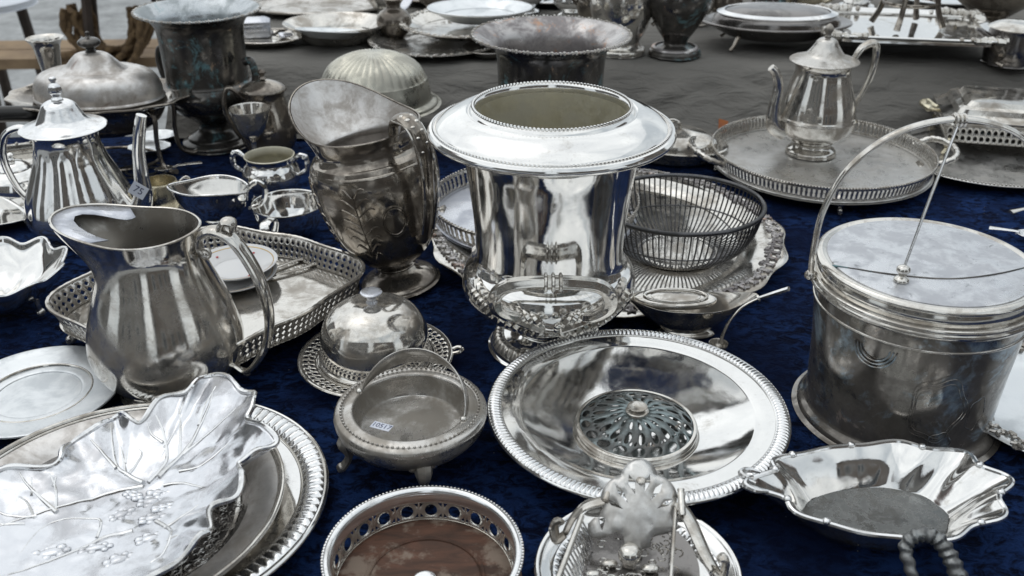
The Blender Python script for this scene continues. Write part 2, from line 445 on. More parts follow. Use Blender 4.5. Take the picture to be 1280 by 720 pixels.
# unseen houses added round the stall for contrast in the silver's reflections
simple('render_grey', (.20, .19, .175), .9, col2=(.15, .14, .13), scale=2)
simple('render_brown', (.15, .12, .10), .9, col2=(.11, .09, .075), scale=2)
simple('roof_tile', (.10, .06, .05), .9, col2=(.07, .045, .04), scale=3)
simple('window_glass', (.03, .035, .04), .1)
simple('frame_white', (.6, .6, .58), .6)
def house(label, x, y, rz, w_, d_, h, mat):
    t = thing('house', label, 'house', (x, y, -.75), rz, 'unseen houses round the square')
    MB().box(-w_/2, w_/2, 0, d_, 0, h).build('wall', mat, t, smooth=False)
    m_ = MB(); m_.add([(-w_/2-.3, -.3, h), (w_/2+.3, -.3, h), (w_/2+.3, d_+.3, h), (-w_/2-.3, d_+.3, h), (-w_/2-.3, d_/2, h+d_*.35), (w_/2+.3, d_/2, h+d_*.35)], [(0, 1, 5, 4), (2, 3, 4, 5), (0, 4, 3), (1, 2, 5), (0, 3, 2, 1)]); m_.build('roof', 'roof_tile', t, smooth=False)
    for st in range(int(h/2.9)):
        for i in range(int(w_/2.4)):
            xx = -w_/2+1.2+i*2.4
            f_ = MB().box(xx-.55, xx+.55, -.05, .02, .9+st*2.9, 2.4+st*2.9).build('window', 'frame_white', t, smooth=False)
            MB().box(xx-.47, xx+.47, -.07, -.055, .98+st*2.9, 2.32+st*2.9).build('pane', 'window_glass', f_, smooth=False)
house('unseen grey rendered house added across the square behind the viewer', -6.5, -7.5, pi, 9.0, 7, 6.4, 'render_grey')
house('unseen brown rendered house added across the square behind the viewer', 6.2, -8.5, pi, 10.0, 7, 6.8, 'render_brown')
house('unseen grey house added along the left side of the square', -12, 3, pi/2, 12.0, 7, 6.0, 'render_grey')
house('unseen brown house added along the right side of the square', 12, 2, -pi/2, 12.0, 7, 6.4, 'render_brown')
# raised back shelf wrapped in brown cloth
STEP = .10
bs = thing('back_table', 'board table behind, hidden under the brown cloth', 'table', (.62, 2.2, -.75))
MB().box(-1.04, 1.02, -.45, .50, .80, .835).build('table_top', 'box_board', bs, smooth=False)
for x in (-.95, .95):
    for y in (-.4, .45): MB().box(x-.03, x+.03, y-.03, y+.03, 0, .80).build('leg', 'dark_wood', bs, smooth=False)
bc_ = MB(); bprof = prof([(1.575, .0025), (1.588, .003), (1.602, .012), (1.645, .055), (1.682, .088), (1.705, .098), (1.74, STEP), (1.80, STEP), (2.0, STEP), (2.3, STEP), (2.72, STEP), (2.74, .09), (2.75, .0), (2.75, -.2)], 12)
xs = [-.59+.014*i for i in range(161)]; side = [(-.603, .006), (-.610, .03), (-.615, .1), (-.618, .2)]
cols = [(x, d) for x, d in reversed(side)]+[(x, 0) for x in xs]+[(xs[-1]+(-.59-x), d) for x, d in side]
for (y, z) in bprof:
    for (x, d) in cols:
        sl = max(0, min(1, (.098-z)/.03)) if y < 1.8 else 0
        h = (.0050*noise.noise(Vector((x*8, y*42+4*noise.noise(Vector((x*4, y*4, 2))), 1.5)))+.0030*noise.noise(Vector((x*26, y*70, 5.5))))*(.35+.9*sl)-.0012
        bc_.v.append((x, y-h*sl, z+(h if z > .02 else 0)-d))
nc_ = len(cols)
for j in range(len(bprof)-1):
    for i in range(nc_-1): bc_.f.append((j*nc_+i, j*nc_+i+1, (j+1)*nc_+i+1, (j+1)*nc_+i))
tag(bc_.build('brown_cloth', 'brown_cloth', sharp=180), 'wrinkled grey brown cloth draped over the back table', 'tablecloth')

# ================================================================== FOREGROUND AND MIDDLE SILVER
# ---- wine cooler
def wine_cooler():
    t = thing('wine_cooler', 'tall polished urn-shaped wine cooler with wide beaded collar and cream liner', 'wine cooler', P(684, 430))
    body = prof([(.0, .024), (.028, .026), (.030, .033), (.030, .033), (.046, .040), (.074, .053), (.089, .070), (.0915, .082), (.088, .096), (.0815, .103), (.0815, .103), (.0785, .108), (.0765, .118), (.0775, .145), (.081, .180), (.0855, .214), (.090, .232)], 5)
    MB().lathe(body, 128).build('body', 'polished', t)
    MB().lathe(prof([(.0, .0), (.060, 0), (.062, .003), (.060, .008), (.054, .012), (.048, .015), (.048, .015), (.040, .017), (.034, .022), (.034, .022), (.037, .026), (.036, .031), (.030, .034), (.0, .034)], 4), 96,
               gad(44, .0, 0)).build('foot', 'polished', t)
    MB().lathe(prof([(.047, .015, 0), (.051, .0165, .4), (.056, .0135, 1), (.060, .008, .5), (.0615, .004, 0)], 4), 360, gad(48, .0035, 1.2)).build('gadroon_border', 'worn', t)
    col = prof([(.088, .228), (.1, .236), (.115, .240), (.1205, .243), (.1215, .2465), (.1195, .250), (.1195, .250), (.1165, .2505), (.1145, .2495), (.1145, .2495), (.112, .253), (.104, .2590), (.092, .2645), (.0835, .2665), (.0835, .2665), (.0815, .2655), (.0795, .268), (.0765, .2705), (.0745, .269), (.0735, .265), (.0735, .258)], 5)
    MB().lathe(col, 160).build('collar', 'polished', t)
    MB().beads(.1152, .2508, 190, .0019).build('outer_beading', 'polished', t)
    MB().beads(.0768, .2708, 128, .0019).build('inner_beading', 'polished', t)
    MB().lathe(prof([(.0735, .262), (.0725, .24), (.071, .16), (.068, .12), (.068, .12), (.0, .118)], 3), 96).build('liner', 'liner', t)
    def brad(z):
        for (r0, z0), (r1, z1) in zip(body, body[1:]):
            if z0 <= z <= z1 and z1 > z0: return r0+(r1-r0)*(z-z0)/(z1-z0)
        return .08
    for s in (-1, 1):                              # loop handles front and back, each with its leaf mounts
        h = MB()
        pts = [(-.024, s*.084, .084), (-.038, s*.094, .088), (-.053, s*.099, .100), (-.055, s*.1015, .114), (-.044, s*.103, .126), (-.022, s*.1035, .130), (0, s*.1035, .1305), (.022, s*.1035, .130), (.044, s*.103, .126), (.055, s*.1015, .114), (.053, s*.099, .100), (.038, s*.094, .088), (.024, s*.084, .084)]
        h.tube(pts, [.0040, .0055, .0062, .0064, .0064, .0064, .0066, .0064, .0064, .0064, .0062, .0055, .0040], 24, 7, sec=lambda u, a: 1+.09*math.cos(6*a))
        hd = h.build('handle', 'worn', t)
        for x in (-.007, 0, .007):
            MB().tube([(x, s*.1035+.0080*math.cos(b), .1305+.0080*math.sin(b)) for b in [2*pi*i/12 for i in range(12)]], .0018, 6, 1, closed=True).build('collar_ring', 'worn', hd)
        def onb(ang, z, o): r_ = brad(z)+o; return Vector((r_*math.cos(ang), r_*math.sin(ang), z))
        lf = MB()
        for side in (-1, 1):                       # acanthus leaves spreading along the bulge
            sg_ = side*(-s)
            A = lambda u: s*pi/2+sg_*(.10+.85*u)
            Zc = lambda u: .074+.022*u
            lf.tube([onb(A(i/6), Zc(i/6), .003) for i in range(7)], [.0048, .0046, .0042, .0036, .003, .0024, .001], 7, 4)
            for q in range(12):
                u = q/11
                for d in (-1, 1):
                    c0_ = onb(A(u), Zc(u), .002); c1_ = onb(A(u)+sg_*.06, Zc(u)+d*(.010-.004*u), .0045); c2_ = onb(A(u)+sg_*.13, Zc(u)+d*(.016-.009*u), .0015)
                    lf.tube([c0_, c1_, c2_], [.0030, .0038, .0010], 6, 4)
        for q in range(46):
            ang = s*pi/2+random.uniform(-.42, .42); z = random.uniform(.058, .092)
            lf.ball(onb(ang, z, .001), random.uniform(.0022, .0046), 7, 5, (1, 1, .8))
        lf.build('leaf_mount', 'worn', t)
    return t
wine_cooler()

# ---- pitchers
def pitcher(t, pr, zl0, zl1, lip_r, lip_z, wid, mat, inner, back=.0, n=120, pinch=0.0):
    """open vessel with a pouring lip towards local +x"""
    def fn(r, z, a, g):
        d = (a+pi) % (2*pi)-pi
        wz = max(0, min(1, (z-zl0)/(zl1-zl0))); wz = wz*wz*(3-2*wz)
        e = math.exp(-(d/wid)**2); e2 = math.exp(-((abs(d)-pi)/.55)**2)
        rr = r+wz*(lip_r*e-pinch*math.exp(-((abs(d)-1.45)/.5)**2)+back*e2)
        return (rr*math.cos(a), rr*math.sin(a), z+wz*wz*(lip_z*e+back*.6*e2)+g*0)
    o = MB().lathe(pr, n, fn).build('body', mat, t)
    pin = [(max(r-.0016, 0), z) for r, z in pr if z > .03]
    i0 = [(0, .034)]+[(r*.98, z) for r, z in pin]
    MB().lathe(i0, n, fn).build('inside', inner, t)
    top = [pr[-1]]
    ring = MB(); ring.tube([fn(pr[-1][0]-.0008, pr[-1][1], 2*pi*i/n, 0) for i in range(n)], .0014, 6, 1, closed=True); ring.build('rim', mat, t)
    return fn
p2 = thing('footed_pitcher', 'dark tarnished footed pitcher with engraved body and broad pouring lip', 'pitcher', P(500, 352), R(132), tilt=(pi, R(8.5)))
pr = prof([(0, 0), (.047, 0), (.048, .003), (.046, .007), (.040, .011), (.028, .016), (.022, .022), (.022, .022), (.0245, .025), (.0225, .028), (.030, .033), (.044, .045), (.059, .070), (.0695, .104), (.0745, .138), (.0735, .158), (.068, .171), (.068, .171), (.0640, .174), (.0600, .181), (.0605, .191), (.0645, .201)], 5)
pitcher(p2, pr, .176, .201, .040, .040, .85, 'tarnished', 'aged_inside')
MB().lathe([(.0705, .160), (.0725, .1625), (.0715, .165), (.0695, .1665)], 96).build('groove_ring', 'tarnished', p2)
h = MB(); h.tube([(-.058, 0, .196), (-.070, 0, .219), (-.093, 0, .222), (-.108, 0, .200), (-.106, 0, .160), (-.094, 0, .115), (-.078, 0, .080), (-.066, 0, .072)], [.006, .0075, .0085, .008, .007, .0065, .006, .004], 14, 6, ell=(.7, 1.25), up=(0, 0, 1))
hd = h.build('handle', 'tarnished', p2)
k = MB()
for i in range(9):
    u = i/8; k.ball((-.088-.026*math.sin(u*1.3), .004*(-1)**i, .2262-.035*u*u), .0045-.002*u, 8, 5, (1, .9, .6))
for sgn in (-1, 1):
    k.tube([(-.075, sgn*.0085, .222), (-.1, sgn*.0095, .217), (-.113, sgn*.009, .185), (-.107, sgn*.0085, .14), (-.086, sgn*.008, .09)], .0016, 6, 5)
k.build('handle_relief', 'worn', hd)
en = MB()                                           # chased leaf scrolls and the oval medallion
def on_body(a, z):
    zs = [(q[1], q[0]) for q in pr]
    r = .07
    for (z0, r0), (z1, r1) in zip(zs, zs[1:]):
        if z0 <= z <= z1 and z1 > z0: r = r0+(r1-r0)*(z-z0)/(z1-z0)
    return ((r+.0006)*math.cos(a), (r+.0006)*math.sin(a), z)
for base in (1.15, 2.2, 3.6, 5.2):
    for i in range(8):
        u = i/7
        for sgn in (-1, 1):
            en.tube([on_body(base+.02*sgn, .060+.085*u), on_body(base+sgn*(.12+.1*math.sin(pi*u)), .070+.085*u), on_body(base+sgn*(.20+.12*math.sin(pi*u)), .066+.088*u)], [.0009, .0011, .0004], 5, 3)
    en.tube([on_body(base, .05+.1*i/6) for i in range(7)], .0006, 5, 2)
for a_, rr in ((2.75, 1), (2.75, .86)): en.tube([on_body(a_+.20*rr*math.cos(b), .108+.020*rr*math.sin(b)) for b in [2*pi*i/16 for i in range(16)]], .0010, 5, 2, closed=True)
en.build('engraving', 'tarnished', p2)['kind'] = 'stuff'

p1 = thing('water_pitcher', 'plain bulbous silver water pitcher with ice lip and scroll handle', 'pitcher', P(220, 481), R(172))
pr1 = prof([(0, 0), (.050, 0), (.052, .002), (.050, .005), (.050, .005), (.049, .008), (.057, .016), (.069, .032), (.0745, .050), (.0728, .070), (.0655, .097), (.0555, .124), (.0485, .146), (.0462, .160), (.0480, .176)], 5)
f1 = pitcher(p1, pr1, .128, .176, .042, .010, .68, 'worn', 'dull', back=.004, pinch=.0)
g1 = MB(); row = []
for i in range(15):                                 # ice guard across the lip
    a = -.85+1.7*i/14; q0 = Vector(f1(.0465, .175, a, 0)); q1 = q0*(.68+.10*math.cos(a*5)); q1.z = q0.z-.004+.003*math.cos(6*a)
    row.append((q0, q1))
for (a0, b0), (a1, b1) in zip(row, row[1:]):
    o = len(g1.v); g1.v += [tuple(a0), tuple(b0), tuple(b1), tuple(a1)]; g1.f.append((o, o+1, o+2, o+3))
g1.build('ice_guard', 'frosted', p1, solid=.001, weld=True)
h = MB(); h.tube([(-.060, 0, .151), (-.051, .0, .158), (-.054, 0, .171), (-.068, 0, .178), (-.087, 0, .168), (-.105, 0, .132), (-.111, 0, .092), (-.104, 0, .058), (-.090, 0, .034), (-.078, 0, .024), (-.066, 0, .030)], [.0045, .0055, .0068, .0078, .0082, .008, .0072, .0066, .0055, .0045, .003], 14, 7, ell=(.62, 1.15), up=(1, 0, 0))
hd = h.build('handle', 'worn', p1)
k = MB(); k.tube([(-.074, 0, .180), (-.080, 0, .188), (-.087, 0, .187), (-.087, 0, .179)], [.005, .0055, .005, .004], 8, 5, ell=(.7, 1.5)); k.build('thumb_scroll', 'worn', hd)
MB().ball((-.056, 0, .153), .006, 10, 6).build('scroll_end', 'worn', hd); MB().ball((-.079, 0, .0225), .0045, 10, 6).build('scroll_end', 'worn', hd)

# ---- ice bucket
bk = thing('ice_bucket', 'lidded silver ice bucket with tall arched bail handle and bluish tarnished side', 'ice bucket', P(1117, 513))
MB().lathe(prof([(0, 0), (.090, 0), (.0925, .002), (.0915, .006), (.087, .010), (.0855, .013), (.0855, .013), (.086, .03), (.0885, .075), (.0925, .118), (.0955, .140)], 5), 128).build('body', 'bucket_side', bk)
MB().lathe(prof([(.0925, .1215), (.0940, .1222), (.0942, .1240), (.0930, .1248)], 3), 128).build('body_line', 'worn', bk)
MB().lathe(prof([(.0950, .136), (.0985, .138), (.0998, .141), (.0985, .1435), (.0985, .1435), (.1000, .1450), (.0995, .1475), (.0970, .1485), (.094, .1485)], 4), 128).build('rim_moulding', 'worn', bk)
lid = MB().lathe(prof([(.094, .1485), (.0955, .154), (.0945, .159), (.0945, .159), (.0965, .1605), (.0970, .1630), (.0945, .1655), (.0915, .1662), (.0885, .1652), (.0870, .1648)], 5), 128).build('lid', 'worn', bk)
MB().lathe(prof([(.0874, .1649), (.086, .1658), (.075, .1668), (.045, .1682), (0, .1688)], 5), 128).build('lid_top', 'bucket_lid', lid)
ln = MB()
ln.tube([(.0885*math.cos(a), .0885*math.sin(a)*1.0-.0, .1655) for a in [R(200+14*i) for i in range(0)]] or [(-.090, -.012, .1656), (-.045, -.034, .1680), (0, -.043, .1682), (.045, -.034, .1680), (.090, -.012, .1656)], .0009, 6, 6)
ln.build('hinge_line', 'blackened', lid)
kp = P(1127, 348, .170)-bk.location
kn = MB(); kn.lathe(prof([(0, .1670), (.006, .1672), (.0062, .170), (.003, .1725), (.0042, .175), (.006, .178), (.0045, .1815), (0, .183)], 3), 20, M=Matrix.Translation((kp.x, kp.y, 0))); kn.build('knob', 'worn', lid)
topz = .297
bl = MB(); bl.tube([(-.1035, 0, .150), (-.1045, 0, .175), (-.1015, 0, .215), (-.084, 0, .256), (-.048, 0, .286), (0, 0, topz), (.048, 0, .286), (.084, 0, .256), (.1015, 0, .215), (.1045, 0, .175), (.1035, 0, .150)], .0034, 12, 8, ell=(.75, 1.2))
bh = bl.build('bail_handle', 'worn', bk)
k = MB()
for x in (-.0035, 0, .0035): k.tube([(x, .0052*math.cos(b), topz+.0045*math.sin(b)-.001) for b in [2*pi*i/10 for i in range(10)]], .0017, 6, 1, closed=True)
k.build('wire_wrap', 'worn', bh)
for s in (-1, 1):
    k = MB(); k.ball((s*.1035, 0, .150), .0055, 10, 6); k.tube([(s*.098, 0, .150), (s*.1085, 0, .150)], .003, 8, 1); k.build('hinge', 'worn', bk)
MB().tube([(0, 0, topz-.004), (kp.x*.5, kp.y*.5, (topz+.18)/2), (kp.x, kp.y, .180)], .0013, 8, 3).build('lifting_rod', 'bright', bk)
k = MB()                                            # engraved cartouche on the side facing the stall front
for sx_, sy_, a0, zc in ((.27, .034, -1.62, .062), (.235, .029, -1.62, .062), (.10, .018, -1.20, .055), (.12, .012, -1.52, .026)):
    pts = []
    for i in range(24):
        b = 2*pi*i/24; q = 1+.09*math.cos(5*b)
        z = zc+sy_*q*math.sin(b); a = a0+sx_*q*math.cos(b); r = .0858+(z-.013)*.085+.0003
        pts.append((r*math.cos(a), r*math.sin(a), z))
    k.tube(pts, .00035, 5, 2, closed=True)
k.build('engraving', 'bucket_side', bk)['kind'] = 'stuff'
k = MB()
for q in range(3): k.tube([((.0935-.0004*q)*math.cos(-2.3+(.20-.03*q)*math.cos(b)), (.0935-.0004*q)*math.sin(-2.3+(.20-.03*q)*math.cos(b)), .115+(.019-.003*q)*math.sin(b)) for b in [pi+pi*i/12 for i in range(13)]], .0008, 6, 2)
k.build('oval_boss', 'bucket_side', bk)

# ---- gadrooned dish with pierced flower frog
DZ = .034
dc = P(796, 508, DZ)
dish = thing('gadrooned_bowl', 'wide shallow polished bowl with gadrooned rim holding the pierced flower holder', 'bowl', (dc.x, dc.y, 0))
MB().lathe(prof([(0, .003), (.045, .003), (.050, 0), (.054, 0), (.056, .004), (.080, .0125), (.108, .025), (.126, .0315), (.1375, .0325), (.1392, .0340), (.1380, .0360), (.1380, .0360), (.1265, .0365), (.1255, .0352), (.1255, .0352), (.1150, .0345), (.1085, .0335), (.1085, .0335), (.098, .0278), (.082, .0208), (.062, .0142), (.045, .0102), (.022, .0076), (0, .0072)], 5), 160).build('bowl', 'polished', dish)
MB().lathe(prof([(.1262, .0366, 0), (.1290, .0368, .7), (.1330, .0366, 1), (.1370, .0358, .7), (.1388, .0345, 0)], 3), 1140, gad(190, .0017, 1.9)).build('gadroon_border', 'bright', dish)
fr = thing('flower_frog', 'dark verdigris pierced dome flower holder inside the gadrooned bowl', 'flower holder', (dc.x, dc.y-.004, .0135), .2)
MB().lathe(prof([(.0545, -.0015), (.0565, .0), (.0560, .0025), (.0560, .0025), (.0568, .0038), (.0555, .0050), (.0530, .0050)], 3), 96).build('rim_band', 'worn', fr)
nc = 18; cw = 2*pi*.045/nc; chh = .045
holes = [circ(cw*.5, chh*.14, cw*.36, chh*.09, 10), circ(cw*.5, chh*.42, cw*.24, chh*.14, 10), circ(cw*.5, chh*.72, cw*.22, chh*.11, 8),
         [(cw*.02, chh*.30), (cw*.14, chh*.245), (cw*.26, chh*.30), (cw*.14, chh*.355)], [(cw*.74, chh*.30), (cw*.86, chh*.245), (cw*.98, chh*.30), (cw*.86, chh*.355)]]
def dome(u, v):
    r = .0540-.0450*v; a = 2*pi*u+.18*math.sin(v*3)
    return (r*math.cos(a), r*math.sin(a), .0030+.016*(1-(r/.054)**2))
MB().pierced(nc, cw, chh, holes, dome, 3, 4).build('pierced_dome', 'verdigris', fr, solid=.0012, weld=True)
MB().lathe(prof([(0, .017), (.010, .0180), (.010, .0195), (.0055, .0205), (.006, .0215), (.0085, .0228), (.009, .024), (.005, .0248), (0, .025)], 3), 32).build('knob', 'worn', fr)

# ---- domed butter dish
def pierced_plate(t, R_, r_in, n, zz, mat):
    MB().lathe(prof([(R_-.003, zz), (R_, zz+.0012), (R_+.001, zz+.003), (R_-.001, zz+.0042), (R_-.004, zz+.003)], 3), 96).build('rim', mat, t)
    cw_ = 2*pi*(R_+r_in)/2/n; ch = R_-.003-r_in
    hol = [circ(cw_*.5, ch*.30, cw_*.30, ch*.17, 8), circ(cw_*.5, ch*.70, cw_*.30, ch*.17, 8), [(cw_*.0+1e-4, ch*.5), (cw_*.13, ch*.36), (cw_*.24, ch*.5), (cw_*.13, ch*.64)], [(cw_*.76, ch*.5), (cw_*.87, ch*.36), (cw_-1e-4, ch*.5), (cw_*.87, ch*.64)]]
    MB().pierced(n, cw_, ch, hol, lambda u, v: ((r_in+ch*v)*math.cos(2*pi*u), (r_in+ch*v)*math.sin(2*pi*u), zz+.0025*v), 2, 3).build('pierced_border', mat, t, solid=.0011, weld=True)
bc = P(470, 444, .012)
bd = thing('butter_dish', 'silver butter dish with smooth domed cover and pierced round plate', 'butter dish', (bc.x, bc.y, 0))
MB().lathe(prof([(0, .004), (.030, .004), (.034, 0), (.037, 0), (.039, .005), (.055, .008), (.0635, .0095), (.0635, .0095), (.0625, .0105), (.050, .0100), (0, .0080)], 4), 80).build('plate', 'worn', bd)
pierced_plate(bd, .0805, .0625, 54, .010, 'worn')
MB().lathe(prof([(.0555, .0105), (.0585, .0110), (.0590, .0130), (.0570, .0145), (.0560, .0160), (.0560, .0160), (.0562, .030), (.0545, .045), (.0475, .0595), (.0350, .0695), (.018, .0748), (0, .0760)], 5), 96).build('domed_cover', 'worn', bd)
MB().lathe(prof([(0, .0745), (.006, .0755), (.0045, .079), (.006, .083), (.0105, .0865), (.0110, .0882), (.007, .0890), (0, .0892)], 3), 40).build('knob', 'frosted', bd)
k = MB(); k.tube([(.0800, .012, .012), (.086, .014, .0135), (.0905, .010, .0135), (.088, .004, .0135), (.081, .003, .012)], .0022, 8, 4); k.build('tab_handle', 'worn', bd)

# ---- open butter dish on paw feet
oc = P(513, 509, .058)
od = thing('open_butter_dish', 'lidless round dish on cast feet with folded hoop and price sticker', 'butter dish', (oc.x, oc.y, 0))
MB().lathe(prof([(0, .018), (.030, .020), (.052, .029), (.0645, .042), (.0675, .052), (.0675, .0555), (.0675, .0555), (.066, .058), (.062, .0595), (.0595, .0585), (.0595, .0585), (.0535, .0600), (.0505, .0590), (.0500, .0560), (.0500, .0560), (.0485, .048), (.046, .0410), (.046, .0410), (.043, .0385), (.028, .0365), (0, .0360)], 5), 96).build('bowl', 'dull', od)
MB().beads(.0610, .0600, 84, .0013).build('beading', 'dull', od)
for a in (R(-75), R(195), R(60)): foot_scroll(od, .056, a, .040, 1.25, 'dull')
k = MB(); rows = []
ang = R(27); ax = Vector((math.cos(ang)*-1, math.sin(ang)*1, 0))       # hoop pivots upper left and lower right
for i in range(25):
    b = pi*i/24
    for q in (0, 1):
        rad = .0520; tl = R(20) if q == 0 else R(52)          # a strip of the dome swung back behind the bowl
        x = rad*math.cos(b); u = rad*math.sin(b)
        rows.append(Matrix.Rotation(-R(24), 3, 'Z') @ Vector((x, u*math.cos(tl), .0585+u*math.sin(tl))))
k.v = [tuple(v) for v in rows]; k.f = [(2*i, 2*i+1, 2*i+3, 2*i+2) for i in range(24)]
hp = k.build('hoop', 'dull', od, solid=.0012)
for s in (-1, 1):
    k = MB(); v = Matrix.Rotation(-R(24), 3, 'Z') @ Vector((s*.0525, 0, .0600)); k.ball(v, .0034, 10, 6); k.build('pivot', 'worn', od)
sp = P(477, 533, .0612)-Vector((oc.x, oc.y, 0))
tg = MB().box(-.0095, .0095, -.0042, .0042, 0, .0003).build('price_sticker', 'paper', od, smooth=False); tg.location = sp; tg.rotation_euler = (R(4), R(-3), R(-26))
text('10517', .0075, 'ink', tg, (0, 0, .0004))

# ---- coaster
cc = P(529, 690, .035)
co = thing('bottle_coaster', 'round bottle coaster with pierced silver gallery and worn wooden base', 'coaster', (cc.x, cc.y, 0))
MB().lathe(prof([(0, 0), (.070, 0), (.0715, .002), (.0705, .006), (.0665, .0065), (.0665, .0065), (.0600, .0075), (.048, .0068), (.046, .0085), (.044, .0068), (.0425, .0085), (.040, .0066), (.020, .0060), (.014, .0062), (0, .006)], 3), 96).build('wood_base', 'coaster_wood', co)
MB().lathe(prof([(0, .0058), (.0085, .006), (.009, .0076), (.007, .0082), (0, .0084)], 3), 32).build('centre_button', 'bright', co)
n = 22; cw = 2*pi*.069/n; ch = .019
tri = lambda a, b, c: [a, b, c]
hol = [circ(cw*.5, ch*.5, .0052, .0056, 14), [(cw*.03, ch*.14), (cw*.22, ch*.14), (cw*.06, ch*.36)], [(cw*.78, ch*.14), (cw*.97, ch*.14), (cw*.94, ch*.36)], [(cw*.03, ch*.86), (cw*.06, ch*.64), (cw*.22, ch*.86)], [(cw*.78, ch*.86), (cw*.94, ch*.64), (cw*.97, ch*.86)]]
MB().pierced(n, cw, ch, hol, lambda u, v: ((.0682+.0022*v)*math.cos(2*pi*u), (.0682+.0022*v)*math.sin(2*pi*u), .0065+ch*v), 4, 3).build('pierced_gallery', 'worn', co, solid=.0011, weld=True)
MB().lathe(prof([(.0698, .0250), (.0722, .0255), (.0728, .0290), (.0745, .0325), (.0755, .0345), (.0742, .0368), (.0715, .0372), (.0690, .0350), (.0682, .0300), (.0682, .0252), (.0698, .0250)], 4), 128).build('rolled_rim', 'bright', co)
MB().beads(.0750, .0355, 150, .0014).build('rope_edge', 'bright', co)
MB().lathe([(.0676, .0050), (.0700, .0050), (.0702, .0072), (.0676, .0072)], 96).build('base_band', 'worn', co)

# ---- folding rack on an oval plate with shell-shaped finger plate
rc = P(797, 712, .020)
rk = thing('folding_dish_rack', 'oval plated stand with shell shaped finger plate and hinged wire side gates', 'serving stand', (rc.x, rc.y, 0))
def L(px, py, z): return P(px, py, z)-Vector((rc.x, rc.y, 0))
ov = lambda r, z, a, g: (r*math.cos(a), r*1.0*math.sin(a), z+abs(math.sin(30*a))*.0014*g)
MB().lathe(prof([(0, .004), (.050, .004), (.055, 0), (.058, 0), (.060, .005), (.070, .012), (.0765, .018), (.0785, .0205), (.0770, .0225), (.0770, .0225), (.0750, .0220), (.0735, .0205), (.0735, .0205), (.066, .0170), (.058, .0110), (.050, .0085), (0, .0085)], 4), 110, ov).build('plate', 'polished', rk)
MB().lathe(prof([(.0560, .0125, 0), (.0600, .0150, 1), (.0640, .0175, 0)], 4), 360, ov).build('gadroon_border', 'bright', rk)
MB().lathe(prof([(0, .0300), (.044, .0300), (.046, .0312), (.044, .0322), (0, .0325)], 3), 72, lambda r, z, a, g: (r*.92*math.cos(a), r*1.1*math.sin(a)-.006, z)).build('engraved_plaque', 'dark_mirror', rk)
for a in (R(60), R(120), R(240), R(300)):
    MB().tube([(.033*math.cos(a), .04*math.sin(a)-.006, .0080), (.034*math.cos(a), .042*math.sin(a)-.006, .020), (.03*math.cos(a), .038*math.sin(a)-.006, .0305)], .0028, 8, 3).build('support_leg', 'worn', rk)
k = MB()
for i in range(70):                                 # chased scrolls on the plaque
    u, v = random.uniform(-1, 1), random.uniform(-1, 1)
    if u*u+v*v > .8: continue
    s_ = random.uniform(.003, .006); ph = random.uniform(0, 6)
    k.tube([(u*.038+s_*(1-q*.11)*math.cos(ph+q*.9), v*.045-.006+s_*(1-q*.11)*math.sin(ph+q*.9), .0325) for q in range(7)], .0005, 4, 2)
k.build('engraving', 'worn', rk)['kind'] = 'stuff'
# the shell: outline in millimetres, u across, v up the plate
ol = []
for i in range(-46, 47):                            # fan of seven lobes
    th = R(i*2.6); r_ = 31+7*math.exp(-(th/.5)**2)
    r_ *= 1-.15*(1-abs(math.cos(3.1*th))**.7)
    ol.append((r_*math.sin(th), 27+r_*math.cos(th)))
ol += [(20, 9.5), (13, 8), (9, 6), (9.5, 0), (4, -1.5), (-4, -1.5), (-10, 0), (-11, 8), (-16, 11)]+[(-29+9*math.cos(R(d)), 14+8*math.sin(R(d))) for d in (-50, -85, -120, -160, 160, 120, 85, 60)]
ol = [(x/1000, y/1000) for x, y in ol][::-1]
def slot(x0, y0, x1, y1, w_):
    d = Vector((x1-x0, y1-y0)); n_ = Vector((-d.y, d.x)).normalized()*w_
    return [(x0/1000, y0/1000), ((x0+d.x*.6+n_.x)/1000, (y0+d.y*.6+n_.y)/1000), (x1/1000, y1/1000), ((x0+d.x*.6-n_.x)/1000, (y0+d.y*.6-n_.y)/1000)]
sl = [slot(-8, 31, -18.5, 46, 2.2), slot(-12, 27, -25, 34.5, 1.8), slot(-3, 37, -8, 53, 2.6), slot(8, 33, 18, 47, 2.4), slot(13, 27.5, 26, 34, 1.9), slot(3.5, 38, 8, 53, 2.0)]
pts = list(ol); ed = [(i, (i+1) % len(ol)) for i in range(len(ol))]
for hh in sl: o_ = len(pts); pts += hh; ed += [(o_+i, o_+(i+1) % 4) for i in range(4)]
for i in range(-6, 6):
    for j in range(14):
        g_ = (i*.0055+.001, j*.005)
        if min(math.hypot(g_[0]-p_[0], g_[1]-p_[1]) for p_ in pts[:len(ol)+20]) > .003: pts.append(g_)
res = delaunay_2d_cdt([Vector((p[0]*20, p[1]*20)) for p in pts], ed, [], 0, 1e-6)
def ins(x, y, poly):
    c = False; j = len(poly)-1
    for i in range(len(poly)):
        if (poly[i][1] > y) != (poly[j][1] > y) and x < (poly[j][0]-poly[i][0])*(y-poly[i][1])/(poly[j][1]-poly[i][1])+poly[i][0]: c = not c
        j = i
    return c
sh = MB(); S0 = L(797, 684, .042); S1 = L(799, 574, .088); dv = (S1-S0)/.0646; side_ = Vector((1, 0, 0)); nn = side_.cross(dv).normalized()
vv = [(p[0]/20, p[1]/20) for p in res[0]]
for x, y in vv:
    rr_ = math.hypot(x, y-.028); q = S0+side_*x+dv*y+nn*(.006-9.0*rr_*rr_*.5+.0009*math.cos(7*math.atan2(x, y-.02)))
    sh.v.append(tuple(q))
for f in res[2]:
    cx = sum(vv[i][0] for i in f)/3; cy = sum(vv[i][1] for i in f)/3
    if ins(cx, cy, ol) and not any(ins(cx, cy, hh) for hh in sl): sh.f.append(tuple(f))
